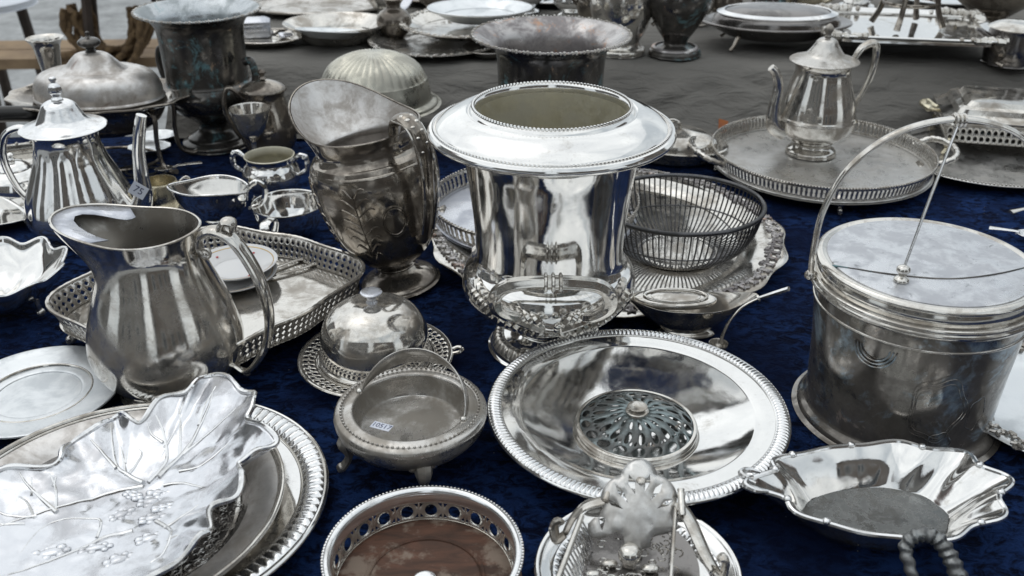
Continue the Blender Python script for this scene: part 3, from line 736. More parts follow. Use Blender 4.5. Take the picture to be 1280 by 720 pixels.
shell = sh.build('shell_plate', 'pale_dull', rk, solid=.0016, sharp=60)
bq = S0+dv*.048+nn*.0065+side_*.001
MB().ball(bq, .0042, 12, 6, (1, 1, .5)).build('boss', 'worn', shell)
for s, px_ in ((-1, 0), (1, 0)):                     # bracket arms, barrel hinges and curled ends
    q = (lambda a, b: a) if s < 0 else (lambda a, b: b)
    A_, B_, C_, D_ = q(L(757, 625, .068), L(847, 628, .068)), q(L(732, 632, .060), L(862, 650, .060)), q(L(716, 648, .050), L(880, 690, .050)), q(L(706, 668, .045), L(893, 712, .045))
    MB().tube([A_, B_, C_, D_], [.0035, .0045, .0042, .0035], 10, 5, ell=(.5, 1.3)).build('bracket', 'worn', rk)
    e = q(L(699, 660, .05), L(900, 706, .05))
    MB().tube([D_, D_+Vector((s*.006, -.001, -.004)), e+Vector((s*.004, 0, .0)), e+Vector((s*.002, 0, .007)), e+Vector((-s*.002, 0, .005))], [.0028, .0034, .004, .0042, .003], 10, 5, ell=(.7, 1.4)).build('curled_end', 'worn', rk)
    h0, h1 = q(L(764, 606, .074), L(851, 612, .074)), q(L(756, 628, .068), L(853, 645, .066))
    MB().tube([h0, (h0+h1)/2, h1], [.0026, .0030, .0026], 10, 4, sec=lambda u, a: 1+.16*math.cos(u*28)).build('barrel_hinge', 'worn', rk)
    r0, r1 = q(L(727, 645, .062), L(845, 630, .066)), q(L(697, 725, .060), L(838, 735, .060))
    gate = MB().tube([r0, r1], .0022 if s < 0 else .0013, 10, 1).build('gate_rail', 'worn', rk)
    for i in range(13):
        u = (i+.6)/13.6; a_ = r0+(r1-r0)*u; b_ = a_+Vector((-s*.010 if s < 0 else -.001, 0, -.026))
        MB().tube([a_, (a_+b_)/2+Vector((.001, .0, 0)), b_], .0009, 6, 2).build('gate_wire', 'bright', gate)
for (px_, py_, r_) in ((790, 689, .0085), (762, 704, .0062), (813, 710, .0068), (741, 717, .0055)):
    MB().ball(L(px_, py_, .036), r_, 14, 8, (1, .62, .38)).build('petal', 'worn', rk)
MB().lathe(prof([(0, 0), (.004, .0), (.006, .004), (.0085, .010), (.0080, .015), (.0050, .018), (0, .019)], 4), 24, M=Matrix.Translation(L(786, 707, .033))).build('bud', 'worn', rk)

# ---- scalloped boat-shaped dish
sc_ = P(1102, 606, .040)
sd_ = thing('scalloped_dish', 'boat shaped polished dish with scalloped rolled rim and dull grey well', 'dish', (sc_.x, sc_.y, 0), R(2))
def scal(r, z, a, g):
    c_, s_ = math.cos(a), math.sin(a)
    lob = 1+.062*g*math.cos(10*a+.4)*(.30+.70*max(0, c_)**.5)+.03*g*math.cos(5*a)*(1 if c_ < 0 else .4)
    tip = .16*g*math.exp(-((abs(a-pi))/.22)**2)-.08*g*math.exp(-((abs(abs(a-pi)-.42))/.2)**2)
    k_ = (lob+tip)
    return (r*1.0*c_*k_, r*(.60+.08*c_)*s_*k_, z+.004*g*math.cos(2*a))
MB().lathe(prof([(0, .003, 0), (.040, .003, .1), (.050, 0.001, .15), (.056, .001, .15), (.062, .006, .3), (.082, .026, .7), (.0975, .0395, 1), (.0975, .0395, 1), (.0960, .0405, 1), (.080, .0280, .75), (.063, .0095, .35), (.059, .0065, .2), (.050, .0055, .1), (0, .005, 0)], 5), 216, scal).build('bowl', 'polished', sd_)
MB().tube([scal(.0982, .0400, 2*pi*i/216, 1) for i in range(216)], .0023, 8, 1, closed=True).build('rolled_rim', 'bright', sd_)
MB().lathe([(0, .0062, 0), (.03, .0064, .05), (.055, .0066, .1), (.060, .0075, .2)], 120, scal).build('well', 'grey_well', sd_)
for i, a in enumerate((.28, .95, 1.62, 2.25, 2.75, 3.55, 4.05, 4.72, 5.4, 6.0)):
    x, y, z = scal(.0975, .0412, a, 1)
    MB().ball((x, y, z), .0036, 10, 6, (1, 1, .8)).build('rim_bead', 'bright', sd_)
for sg in (-1, 1):
    e = Vector(scal(.0975, .041, pi, 1))
    MB().tube([e+Vector((.014, sg*.012, .001)), e+Vector((.004, sg*.013, .003)), e+Vector((-.003, sg*.008, .004)), e+Vector((.000, sg*.002, .004)), e+Vector((.006, sg*.004, .003))], [.0016, .0024, .0028, .0024, .0012], 8, 5).build('handle_scroll', 'bright', sd_)

# ---- ram's-horn handle of a covered dish mostly out of frame
hc = P(1176, 800, .0)
hn = thing('horn_handled_box', 'small dark box with a twisted ram horn handle beside the scalloped dish', 'box', (hc.x, hc.y, 0))
MB().lathe(prof([(0, 0), (.036, 0), (.040, .003), (.040, .003), (.042, .014), (.040, .020), (.040, .020), (.036, .025), (.020, .029), (0, .030)], 4), 64).build('lidded_body', 'blackened', hn)
MB().tube([P(x, y, z)-hn.location for x, y, z in ((1146, 748, .022), (1139, 715, .040), (1132, 684, .052), (1146, 669, .060), (1168, 671, .060), (1184, 690, .052), (1196, 715, .042), (1210, 748, .024))], [.0032, .0042, .0048, .0052, .0056, .0058, .0060, .0058], 14, 14, sec=lambda u, a: 1+.15*math.cos(u*95+a)).build('twisted_handle', 'horn_grey', hn)

# ---- sauce boat with lid and small ladle
sb = P(856, 417, 0)
bt = thing('sauce_boat', 'small dull silver sauce boat with pointed ends and oval lid', 'sauce boat', sb, R(-2))
def boat(r, z, a, g):
    c_, s_ = math.cos(a), math.sin(a)
    return (r*c_*(1+.20*g*abs(c_)**6), r*.42*s_, z+g*.010*abs(c_)**4)
MB().lathe(prof([(0, 0, 0), (.030, 0, 0), (.031, .003, 0), (.024, .006, 0), (.030, .010, 0), (.048, .024, .5), (.062, .040, 1), (.062, .040, 1), (.0605, .040, 1), (.046, .025, .5), (.028, .012, 0), (0, .010, 0)], 4), 96, boat).build('body', 'worn', bt)
MB().lathe(prof([(.044, .041), (.0455, .0435), (.044, .0465), (.036, .0475), (.028, .0470), (.026, .0478), (.015, .0485), (0, .0490)], 4), 72, lambda r, z, a, g: (r*math.cos(a)-.014, r*.45*math.sin(a), z)).build('lid', 'worn', bt)
MB().lathe(prof([(.034, .0478), (.036, .0490), (.034, .0498), (.032, .0490)], 3), 72, lambda r, z, a, g: (r*math.cos(a)-.014, r*.45*math.sin(a), z)).build('lid_ring', 'worn', bt)
ld = thing('sauce_ladle', 'small silver ladle propped upright against the small sauce boat', 'ladle', P(908, 438, 0))
hp2 = P(948, 373, .054)-ld.location; hp3 = P(986, 361, .074)-ld.location
MB().tube([P(*p)-ld.location for p in ((902, 430, .008), (903, 420, .016), (913, 400, .032), (929, 383, .046), (948, 373, .054))], [.0034, .0028, .0024, .0022, .0021], 10, 6, ell=(.7, 1.1)).build('shank', 'worn', ld)
MB().tube([hp2, (hp2+hp3)/2, hp3], [.0024, .0031, .0033], 6, 2, ell=(.8, 1.2)).build('grip', 'bright', ld)
MB().tube([hp2-Vector((.0008, 0, .0004)), hp2+Vector((.0012, 0, .0006))], .0042, 10, 1).build('ferrule', 'worn', ld)
MB().lathe(prof([(0, .001), (.006, .002), (.0095, .006), (.0105, .010), (.0097, .010), (.006, .0035), (0, .003)], 4), 32, M=Matrix.Translation((-.010, -.002, 0))).build('ladle_bowl', 'worn', ld)

# ---- stack at the near left: fluted plate, engraved plate, leaf dish
q = P(186, 622, .020)
fp = thing('fluted_rim_plate', 'large bright plate with fluted rim at the bottom of the stack', 'plate', (q.x, q.y, 0))
MB().lathe(prof([(0, .003), (.085, .003), (.088, 0), (.092, 0), (.094, .004), (.130, .012), (.146, .0170), (.1480, .0190), (.1460, .0208), (.1460, .0208), (.1260, .0170), (.1240, .0155), (.1240, .0155), (.105, .0125), (.098, .0080), (.090, .0060), (0, .006)], 4), 128).build('plate', 'polished', fp)
MB().lathe(prof([(.1260, .0172, 0), (.1300, .0184, .9), (.1360, .0198, 1), (.1410, .0206, .8), (.1440, .0210, 0)], 3), 720, gad(104, .0028, 0, .7)).build('fluted_border', 'bright', fp)
q = P(141, 628, .034)
ep = thing('engraved_tray', 'round tray with dull grey rim and dark engraved mirror centre in the stack', 'tray', (q.x, q.y, .0075))
MB().lathe(prof([(0, 0), (.080, 0), (.090, .004), (.110, .016), (.130, .0230), (.1345, .0245), (.1355, .0265), (.1335, .0280), (.1310, .0275), (.1300, .0260)], 4), 128).build('underside', 'worn', ep)
MB().lathe(prof([(.1300, .0262), (.122, .0245), (.112, .0205), (.106, .0165), (.106, .0165)], 3), 128).build('rim', 'aged_inside', ep)
MB().lathe(prof([(.1062, .0166), (.098, .0100), (.088, .0055), (0, .0040)], 4), 128).build('centre', 'dark_mirror', ep)
MB().lathe(prof([(.1345, .0275), (.1362, .0282), (.1358, .0300), (.1335, .0302), (.1320, .0285)], 3), 128).build('edge_moulding', 'worn', ep)
k = MB()
for i in range(110):
    a = random.uniform(-1.2, .9); rr_ = random.uniform(.078, .103); s_ = random.uniform(.003, .006); ph = random.uniform(0, 6)
    zz = .0062+max(0, rr_-.088)**1.0*.62
    k.tube([(rr_*math.cos(a)+s_*(1-t_*.12)*math.cos(ph+t_*.9), rr_*math.sin(a)+s_*(1-t_*.12)*math.sin(ph+t_*.9), zz+.0006) for t_ in range(7)], .0004, 4, 2)
k.build('engraving', 'dull', ep)['kind'] = 'stuff'

# ---- leaf dish on top of the stack
lo_px = [(-95, 655), (-50, 612), (-18, 596), (8, 588), (45, 583), (74, 577), (80, 562), (93, 549), (116, 540), (136, 524), (152, 518), (166, 527), (178, 524), (198, 503), (222, 491), (238, 486), (252, 474), (268, 467), (286, 474), (300, 486), (318, 492), (316, 508), (309, 522), (330, 535), (346, 549), (332, 561), (314, 570), (298, 578), (303, 596), (299, 614), (280, 628), (262, 640), (263, 660), (250, 674), (232, 690), (206, 714), (160, 742), (110, 762), (60, 790), (0, 800), (-60, 780), (-100, 720)]
cen_px = (150, 628)
c0 = P(*cen_px, .05)
lfd = thing('leaf_dish', 'bright silver grape leaf dish with raised veins and ruffled edge on the stack', 'dish', (c0.x, c0.y, 0))
def tz(px_, py_): return .052+.024*max(0, (px_-150)/190)+.010*max(0, (640-py_)/170)
lo3 = [P(x, y, tz(x, y))-Vector((c0.x, c0.y, 0)) for x, y in lo_px]
lo3 = [Vector(p) for p in cr([tuple(p) for p in lo3], 6, True)]
NR = 40; m = MB(); zc = .0405; nl = len(lo3)
lr = [math.hypot(p.x, p.y) for p in lo3]; la = [math.atan2(p.y, p.x) for p in lo3]
lrs = [sum(lr[(i+k) % nl] for k in range(-22, 23))/45 for i in range(nl)]; lzs = [sum(lo3[(i+k) % nl].z for k in range(-12, 13))/25 for i in range(nl)]
def leaf_pt(s_, i):
    k2 = s_**2.2; r_ = s_*(lrs[i]*(1-k2)+lr[i]*k2)
    ez = lzs[i]*(1-k2)+lo3[i].z*k2
    z_ = zc+(ez-zc)*s_**2.4+.0024*s_**5*math.sin(i*.42)
    return r_*math.cos(la[i]), r_*math.sin(la[i]), z_
m.v.append((0, 0, zc))
for r_ in range(1, NR+1):
    for i in range(nl):
        x, y, z = leaf_pt(r_/NR, i); m.v.append((x, y, z+.0020*noise.noise(Vector((x*38, y*38, 1)))+.0010*noise.noise(Vector((x*95, y*95, 3)))))
for i in range(nl): m.f.append((0, 1+i, 1+(i+1) % nl))
for r_ in range(NR-1):
    for i in range(nl): m.f.append((1+r_*nl+i, 1+r_*nl+(i+1) % nl, 1+(r_+1)*nl+(i+1) % nl, 1+(r_+1)*nl+i))
leaf = m.build('leaf', 'leaf_silver', lfd, solid=.0016, sharp=70)
MB().tube([Vector(leaf_pt(1, i))+Vector((0, 0, .0006)) for i in range(nl)], [.0017+.0009*abs(math.sin(i*.23)) for i in range(nl)], 8, 1, closed=True).build('ruffled_edge', 'bright', lfd)
def leaf_at(x, y):
    a = math.atan2(y, x); rr_ = math.hypot(x, y)
    bi = min(range(nl), key=lambda i: abs((la[i]-a+pi) % (2*pi)-pi))
    lo_, hi_ = 0.0, 1.0
    for _ in range(20):
        mid = (lo_+hi_)/2; px_, py_, _z = leaf_pt(mid, bi)
        if math.hypot(px_, py_) < rr_: lo_ = mid
        else: hi_ = mid
    return Vector((x, y, leaf_pt(lo_, bi)[2]+.0020*noise.noise(Vector((x*38, y*38, 1)))+.0010*noise.noise(Vector((x*95, y*95, 3)))+.0009))
def vein_px(pl, r0):
    q = [P(x, y, .045)-Vector((c0.x, c0.y, 0)) for x, y in pl]
    q = cr([(p.x, p.y) for p in q], 5)
    keep = []
    for p in q:
        bi = min(range(nl), key=lambda i: abs((la[i]-math.atan2(p[1], p[0])+pi) % (2*pi)-pi))
        if math.hypot(*p) < .93*lr[bi]: keep.append(leaf_at(*p)-Vector((0, 0, .0003)))
        else: break
    q = keep
    if len(q) < 3: return
    MB().tube(q, [r0*1.45*(1-.7*i/len(q)) for i in range(len(q))], 8, 1).build('vein', 'bright', lfd)
for pl, r0 in (([(178, 600), (160, 592), (145, 580), (142, 545), (143, 520)], .0017), ([(145, 585), (128, 572), (112, 560), (108, 555)], .0014), ([(157, 592), (155, 575), (152, 563)], .0011), ([(157, 580), (160, 568)], .0009),
               ([(160, 592), (178, 572), (175, 567)], .001), ([(185, 600), (208, 578), (206, 550), (199, 538)], .0015), ([(205, 560), (192, 553), (187, 544)], .0011), ([(207, 565), (215, 556), (219, 552)], .001), ([(199, 595), (225, 575), (252, 550), (272, 520), (268, 482)], .0019),
               ([(252, 548), (262, 530), (285, 510), (300, 498)], .0013), ([(230, 572), (250, 562), (285, 548), (318, 530)], .0014), ([(225, 575), (228, 545), (228, 512)], .0013), ([(220, 530), (214, 515)], .0009), ([(228, 535), (238, 520)], .0009), ([(225, 592), (255, 590), (290, 575)], .0012),
               ([(205, 605), (230, 606), (260, 618)], .0014), ([(178, 605), (140, 612), (95, 625), (45, 640), (-20, 665)], .0017), ([(70, 637), (50, 622), (30, 605), (25, 592)], .0015), ([(68, 636), (70, 612), (60, 592)], .0013), ([(67, 610), (72, 600)], .0009), ([(40, 622), (42, 600)], .0009),
               ([(45, 642), (25, 645), (0, 642), (-15, 632)], .0013), ([(42, 644), (35, 630), (24, 623)], .001), ([(30, 652), (0, 655), (-20, 650)], .0011), ([(165, 660), (130, 668), (100, 682), (60, 700), (10, 720)], .0016), ([(195, 650), (215, 668), (205, 700), (190, 712)], .0014), ([(205, 660), (230, 650), (250, 640)], .0012),
               ([(210, 680), (225, 678)], .0009), ([(120, 668), (125, 648), (110, 645), (60, 650), (25, 690)], .001)):
    vein_px(pl, r0)
for px_, py_, s3, rz_ in ((150, 638, (1.5, 1, .45), .7), (187, 622, (1.6, 1.1, .5), .2), (190, 645, (1.6, .9, .5), .3), (165, 615, (1.3, .7, .4), -.4), (148, 698, (1.7, 1.1, .5), .6), (118, 682, (2, .8, .45), .3), (187, 672, (1.6, 1, .45), .4), (62, 688, (2.2, 1.1, .4), .3), (205, 632, (1.4, .5, .4), .3), (198, 612, (1.5, .4, .4), .1)):
    q = P(px_, py_, .045)-Vector((c0.x, c0.y, 0)); z_ = leaf_at(q.x, q.y).z
    m = MB().ball((0, 0, 0), .0040, 14, 8, s3)
    for q_ in range(7):
        b = q_*.9; m.ball((.0052*s3[0]*math.cos(b), .0046*s3[1]*math.sin(b), -.0004), random.uniform(.0022, .0036), 10, 6, (1.2, 1, .55))
    o = m.build('grape_relief', 'leaf_silver', lfd, loc=(q.x, q.y, z_)); o.rotation_euler = (0, 0, rz_)

# ---- pale plate at the left edge
q = P(46, 487, .012)
pp = thing('pale_plate', 'pale frosted side plate with ringed centre beside the water pitcher', 'plate', (q.x, q.y, 0))
MB().lathe(prof([(0, .002), (.040, .002), (.043, 0), (.046, 0), (.048, .004), (.070, .009), (.0805, .0115), (.0815, .0130), (.0800, .0138), (.070, .0120), (.052, .0095), (.0505, .0078), (.0505, .0078), (.0495, .0078), (.042, .0075), (.0405, .0062), (.0405, .0062), (0, .006)], 4), 110).build('plate', 'pale_plate', pp)
MB().lathe(prof([(.0500, .0085), (.0508, .0100), (.0520, .0100), (.0528, .0090)], 3), 96).build('centre_ring', 'worn', pp)

# ================================================================== LEFT AND MIDDLE DISTANCE
# ---- lobed bowl at the left edge
q = P(-8, 338, .050)
lb = thing('lobed_bowl', 'polished lobed fruit bowl on ball feet at the edge behind the pale plate', 'bowl', (q.x, q.y, 0))
lobe = lambda r, z, a, g: (r*(1+.05*g*math.cos(10*a))*math.cos(a), r*(1+.05*g*math.cos(10*a))*math.sin(a), z+.0035*g*math.cos(10*a))
MB().lathe(prof([(0, .010, 0), (.03, .010, .2), (.055, .022, .6), (.072, .042, 1), (.077, .052, 1), (.077, .052, 1), (.0755, .0525, 1), (.070, .043, 1), (.053, .025, .6), (.028, .013, .2), (0, .012, 0)], 5), 160, lobe).build('bowl', 'polished', lb)
MB().tube([lobe(.0768, .0525, 2*pi*i/160, 1) for i in range(160)], .0017, 7, 1, closed=True).build('rim', 'bright', lb)
for a in (R(-20), R(70), R(160), R(250)):
    m = MB(); m.ball((.056*math.cos(a), .056*math.sin(a), .0055), .0055, 10, 7); m.tube([(.055*math.cos(a), .055*math.sin(a), .010), (.054*math.cos(a), .054*math.sin(a), .022)], .003, 7, 1); m.build('foot', 'worn', lb)

# ---- serpentine gallery tray with saucers
TZ = .030
q = P(268, 378, TZ)
wt = thing('serpentine_gallery_tray', 'footed tray with serpentine pierced gallery behind the water pitcher', 'tray', (q.x, q.y, 0))
W0 = R(14)
def wave(a): return .136*(1+.085*math.cos(4*(a-W0))+.030*math.cos(8*(a-W0))+.05*math.cos(2*(a-W0-.1)))
def wfn(r, z, a, g): return (wave(a)*r*math.cos(a), wave(a)*r*math.sin(a), z)
MB().lathe(prof([(0, .026), (.9, .026), (.97, .0255), (1.0, .027), (1.003, .029), (.99, .0295), (.94, .0285), (0, .0285)], 3), 160, wfn).build('tray_floor', 'worn', wt)
n = 110; cw = 2*pi*.15/n; ch = .026
dia = lambda cx, cy, w_, h_: [(cx-w_, cy), (cx, cy-h_), (cx+w_, cy), (cx, cy+h_)]
hol = [circ(cw*.5, ch*.18, cw*.26, ch*.085, 8), dia(cw*.5, ch*.44, cw*.36, ch*.12), dia(cw*.5, ch*.72, cw*.30, ch*.11)]
def wgal(u, v):
    a = 2*pi*u; k_ = 1+.05*v+.015*v*v
    return (wave(a)*k_*math.cos(a), wave(a)*k_*math.sin(a), .0290+ch*v)
MB().pierced(n, cw, ch, hol, wgal, 2, 3).build('pierced_gallery', 'dull', wt, solid=.0012, weld=True)
m = MB(); m.tube([wgal(i/200, 1.02) for i in range(200)], [.0019+.0004*(i % 2) for i in range(200)], 7, 1, closed=True); m.build('rope_rim', 'worn', wt)
for a in (W0-.1, W0+pi/2, W0+pi, W0+1.5*pi): foot_scroll(wt, wave(a)*.93, a, .028, 1.3, 'dull')
q2 = P(290, 350, .031)
for i, (dx, dy, r_, z_, lab) in enumerate(((0, 0, .052, .0298, 'white porcelain saucer with gilt line lying on the serpentine tray'), (.005, .008, .047, .0390, 'smaller white saucer with red flecks stacked on the gilt lined saucer'))):
    su = thing('saucer', lab, 'saucer', (q2.x+dx, q2.y+dy, z_), group='saucers on the serpentine tray')
    MB().lathe(prof([(0, .001), (r_*.5, .001), (r_*.55, 0), (r_*.6, .001), (r_*.9, .0085), (r_, .0110), (r_*1.005, .0120), (r_*.985, .0122), (r_*.6, .0045), (r_*.5, .0030), (0, .003)], 4), 96).build('dish', 'porcelain', su)
    MB().lathe([(r_*.90, .0104), (r_*.905, .0109), (r_*.925, .0112), (r_*.93, .0108)], 96).build('gilt_line', 'gold_line', su)
    if i:
        for a in (2.5, 3.3, 4.2, 1.2, 5.4):
            MB().ball((r_*.74*math.cos(a), r_*.74*math.sin(a), .0078), .0018, 7, 4, (1, 1, .35)).build('red_fleck', 'red_ink', su)
q3 = P(352, 322, .030)
cr_ = thing('sugar_tongs', 'crumpled silver tongs lying in the serpentine tray beside the saucers', 'tongs', (q3.x-.02, q3.y-.06, .0285), R(40))
for s in (-1, 1): MB().tube([(0, s*.001, .003), (.03, s*.009, .003), (.06, s*.012, .003), (.075, s*.010, .003)], [.003, .0025, .0022, .0045], 8, 4, ell=(.4, 1.2)).build('arm', 'worn', cr_)

# ---- generic pots
def pot(t, body, lid, finial, spout, sr, handle, hr, mat, n=96, fn=None, spout_mat=None, lid_mat=None, ell=(.8, 1.1)):
    MB().lathe(prof(body, 5), n, fn).build('body', mat, t)
    if lid:
        l_ = MB().lathe(prof(lid, 5), 72).build('lid', lid_mat or mat, t)
        if finial: MB().lathe(prof(finial, 4), 24, lambda r, z, a, g: (r*(1+.12*math.cos(6*a))*math.cos(a), r*(1+.12*math.cos(6*a))*math.sin(a), z)).build('finial', lid_mat or mat, l_)
    if spout: MB().tube(spout, sr, 14, 6, ell=(1, .8)).build('spout', spout_mat or mat, t)
    if handle: MB().tube(handle, hr, 12, 6, ell=ell).build('handle', mat, t)
q = P(109, 290)
cp = thing('coffee_pot', 'tall polished coffee pot with bell lid, slender spout and price tag', 'coffee pot', q, 0)
flt = lambda r, z, a, g: (r*(1+.018*math.cos(12*a)*(1 if z < .13 else 0))*math.cos(a), r*(1+.018*math.cos(12*a)*(1 if z < .13 else 0))*math.sin(a), z)
pot(cp, [(0, .004), (.050, 0), (.060, .002), (.062, .008), (.070, .018), (.075, .035), (.070, .060), (.058, .090), (.048, .115), (.043, .140), (.044, .152), (.047, .158)],
    [(.044, .156), (.056, .1585), (.0565, .1605), (.048, .163), (.034, .170), (.026, .183), (.021, .192), (.012, .197), (0, .198)],
    [(0, .196), (.008, .198), (.0045, .203), (.009, .210), (.0075, .217), (.003, .222), (.005, .226), (.0035, .229), (0, .230)],
    [(.060, 0, .028), (.082, 0, .036), (.093, 0, .060), (.095, 0, .090), (.098, 0, .125), (.106, 0, .160), (.111, 0, .176)], [.016, .016, .013, .0105, .009, .0085, .0075],
    [(-.042, 0, .150), (-.062, 0, .158), (-.085, 0, .145), (-.094, 0, .110), (-.085, 0, .070), (-.070, 0, .050)], [.0055, .006, .0062, .006, .0055, .004], 'polished', fn=flt, lid_mat='bright')
cp.scale = (.94,)*3
m = MB().box(-.011, .011, -.0004, .0004, -.009, .009).build('price_tag', 'paper', cp, smooth=False); m.location = (PY(173, 238, q.y-.052)-q)/.94; m.rotation_euler = (R(-14), R(38), R(10))
text('75', .0135, 'ink', m, (0, -.0006, 0), (pi/2, 0, 0))

# round pot, ladle and rectangular tray crowded behind at the left edge
q = P(38, 262)
rp = thing('round_teapot', 'small round polished teapot squeezed beside the coffee pot base', 'teapot', (q.x-.012, q.y+.005, 0), R(170))
pot(rp, [(0, .002), (.022, 0), (.026, .004), (.034, .014), (.0415, .032), (.038, .050), (.026, .060), (.020, .062)], [(.020, .061), (.023, .063), (.014, .070), (0, .073)], [(0, .072), (.005, .074), (.003, .078), (.005, .082), (0, .085)],
    [(.036, 0, .028), (.05, 0, .040), (.058, 0, .058)], [.009, .007, .005], [(-.036, 0, .046), (-.056, 0, .050), (-.058, 0, .028), (-.040, 0, .018)], [.004, .004, .004, .003], 'polished')
q = P(2, 268, .0)
sv = thing('sauce_tureen_tray', 'shallow oval polished tray lying under the serving ladle', 'tray', (q.x-.02, q.y-.02, 0))
MB().lathe(prof([(0, .001), (.06, .001), (.075, .006), (.085, .010), (.087, .012), (.084, .0125), (.072, .008), (.058, .003), (0, .003)], 4), 80, lambda r, z, a, g: (r*math.cos(a), r*.6*math.sin(a), z)).build('tray', 'polished', sv)
def spoon(name, label, a, b, mat='polished', cat='spoon', bowl=.018, lift=.0, hw=.0035, group=None):
    a, b = Vector(a), Vector(b); d = (b-a); L_ = d.length; rz = math.atan2(d.y, d.x)
    t = thing(name, label, cat, a, rz, group)
    up = math.asin(max(-1, min(1, d.z/L_)))
    def X(x, z): return (x*math.cos(up)-z*math.sin(up)*0, 0, x*math.sin(up)+z)
    MB().tube([X(bowl*1.5, .004), X(L_*.35, .0075+lift), X(L_*.7, .006+lift), X(L_, .004)], [.0022, .0024, .003, hw*1.3], 8, 5, ell=(.5, 1.2), up=(0, 0, 1)).build('handle', mat, t)
    MB().lathe(prof([(0, .0005), (.5, .0012), (.85, .004), (1, .0075), (.96, .008), (.8, .005), (.5, .0022), (0, .0016)], 3), 40, lambda r, z, a_, g: (bowl*1.5*r*math.cos(a_)+X(0, 0)[0], bowl*r*math.sin(a_)*(1+.12*math.cos(a_)), z)).build('bowl', mat, t)
    return t
spoon('serving_ladle', 'heavy silver serving spoon resting across the shallow oval tray', P(52, 282, .002), P(-28, 230, .045), bowl=.016, hw=.005)
q = P(10, 216, .02)
rt = thing('bordered_tray', 'rectangular silver tray with raised border behind the round teapot', 'tray', (q.x-.05, q.y+.03, 0), R(24))
sq = lambda r, z, a, g: (.115*r*(abs(math.cos(a))**.35)*(1 if math.cos(a) > 0 else -1), .080*r*(abs(math.sin(a))**.35)*(1 if math.sin(a) > 0 else -1), z)
MB().lathe(prof([(0, .006), (.85, .006), (.97, .012), (1, .020), (1.01, .022), (.98, .0235), (.92, .0150), (.84, .0100), (0, .009)], 4), 120, sq).build('tray', 'worn', rt)
m = MB()
for i in range(44): m.ball(sq(.985, .0235, 2*pi*(i+.5)/44, 0), .0028, 8, 5)
m.build('beaded_edge', 'worn', rt)
for a in (R(40), R(140), R(220), R(320)): MB().ball(sq(.9, .005, a, 0), .0055, 8, 6).build('foot', 'worn', rt)

# ---- covered entree dish on wire stand
q = P(142, 203)
ch_ = thing('chafing_dish', 'covered oval chafing dish with mottled lid, flared edge and black side handle', 'chafing dish', q, R(-4))
ovl = lambda r, z, a, g: (r*math.cos(a), r*.72*math.sin(a), z)
MB().lathe(prof([(0, .052), (.050, .053), (.080, .066), (.096, .086), (.100, .100), (.100, .100), (.125, .106), (.140, .112), (.142, .114), (.138, .1155), (.118, .110), (.098, .106)], 4), 120, lambda r, z, a, g: (r*(1+(.02*math.cos(14*a) if r > .13 else 0))*math.cos(a), r*.72*(1+(.02*math.cos(14*a) if r > .13 else 0))*math.sin(a), z)).build('dish', 'tarnished', ch_)
lid = MB().lathe(prof([(.098, .1065), (.102, .110), (.099, .1135), (.099, .1135), (.098, .128), (.090, .143), (.074, .151), (.052, .1535), (.052, .1535), (.042, .160), (.030, .172), (.020, .178), (0, .180)], 5), 100, ovl).build('lid', 'aged_inside', ch_)
MB().lathe(prof([(0, .179), (.008, .180), (.006, .184), (.014, .189), (.017, .194), (.013, .199), (.004, .202), (.0025, .206), (.003, .209), (0, .211)], 4), 32).build('knob', 'blackened', lid)
MB().tube([(-.080, -.030, .098), PY(46, 143, q.y-.07)-q, PY(20, 144, q.y-.085)-q, PY(-50, 147, q.y-.11)-q], [.006, .0115, .012, .0125], 14, 5).build('side_handle', 'black_wood', ch_)
for a in (R(28), R(152), R(208), R(332)):
    ca, sa = math.cos(a), .72*math.sin(a)
    MB().tube([(.096*ca, .096*sa, .100), (.112*ca, .112*sa, .088), (.108*ca, .108*sa, .050), (.112*ca, .112*sa, .015), (.130*ca, .130*sa, .004), (.140*ca, .140*sa, .006)], [.0035, .004, .0036, .0036, .004, .0045], 10, 5).build('leg', 'tarnished', ch_)
MB().tube([(.075*math.cos(b), .054*math.sin(b), .006) for b in [2*pi*i/32 for i in range(32)]], .0025, 8, 1, closed=True).build('stand_ring', 'tarnished', ch_)
for i, (px_, py_) in enumerate(((188, 190), (196, 176))):
    q = P(px_, py_)
    dd = thing('shell_dish', ['white fluted shell butter dish under the chafing dish edge', 'second pale fluted dish just behind the shell butter dish'][i], 'dish', q, .3*i)
    MB().lathe(prof([(0, .001, 0), (.018, .001, 0), (.030, .007, 1), (.034, .0095, 1), (.033, .0105, 1), (.018, .0035, .3), (0, .003, 0)], 4), 96, lambda r, z, a, g: (r*(1+.02*g*math.cos(12*a))*math.cos(a), r*.8*(1+.02*g*math.cos(12*a))*math.sin(a), z)).build('dish', 'pale_plate', dd)
q = P(78, 95, .0)
fl = thing('trumpet_vase', 'slim silver trumpet vase showing above the chafing dish lid', 'vase', P(84, 172))
MB().lathe(prof([(0, 0), (.026, 0), (.028, .004), (.012, .010), (.009, .03), (.012, .08), (.018, .135), (.022, .160), (.030, .171), (.030, .171), (.028, .1715), (.019, .158), (.010, .08), (0, .07)], 4), 48).build('vase', 'worn', fl)

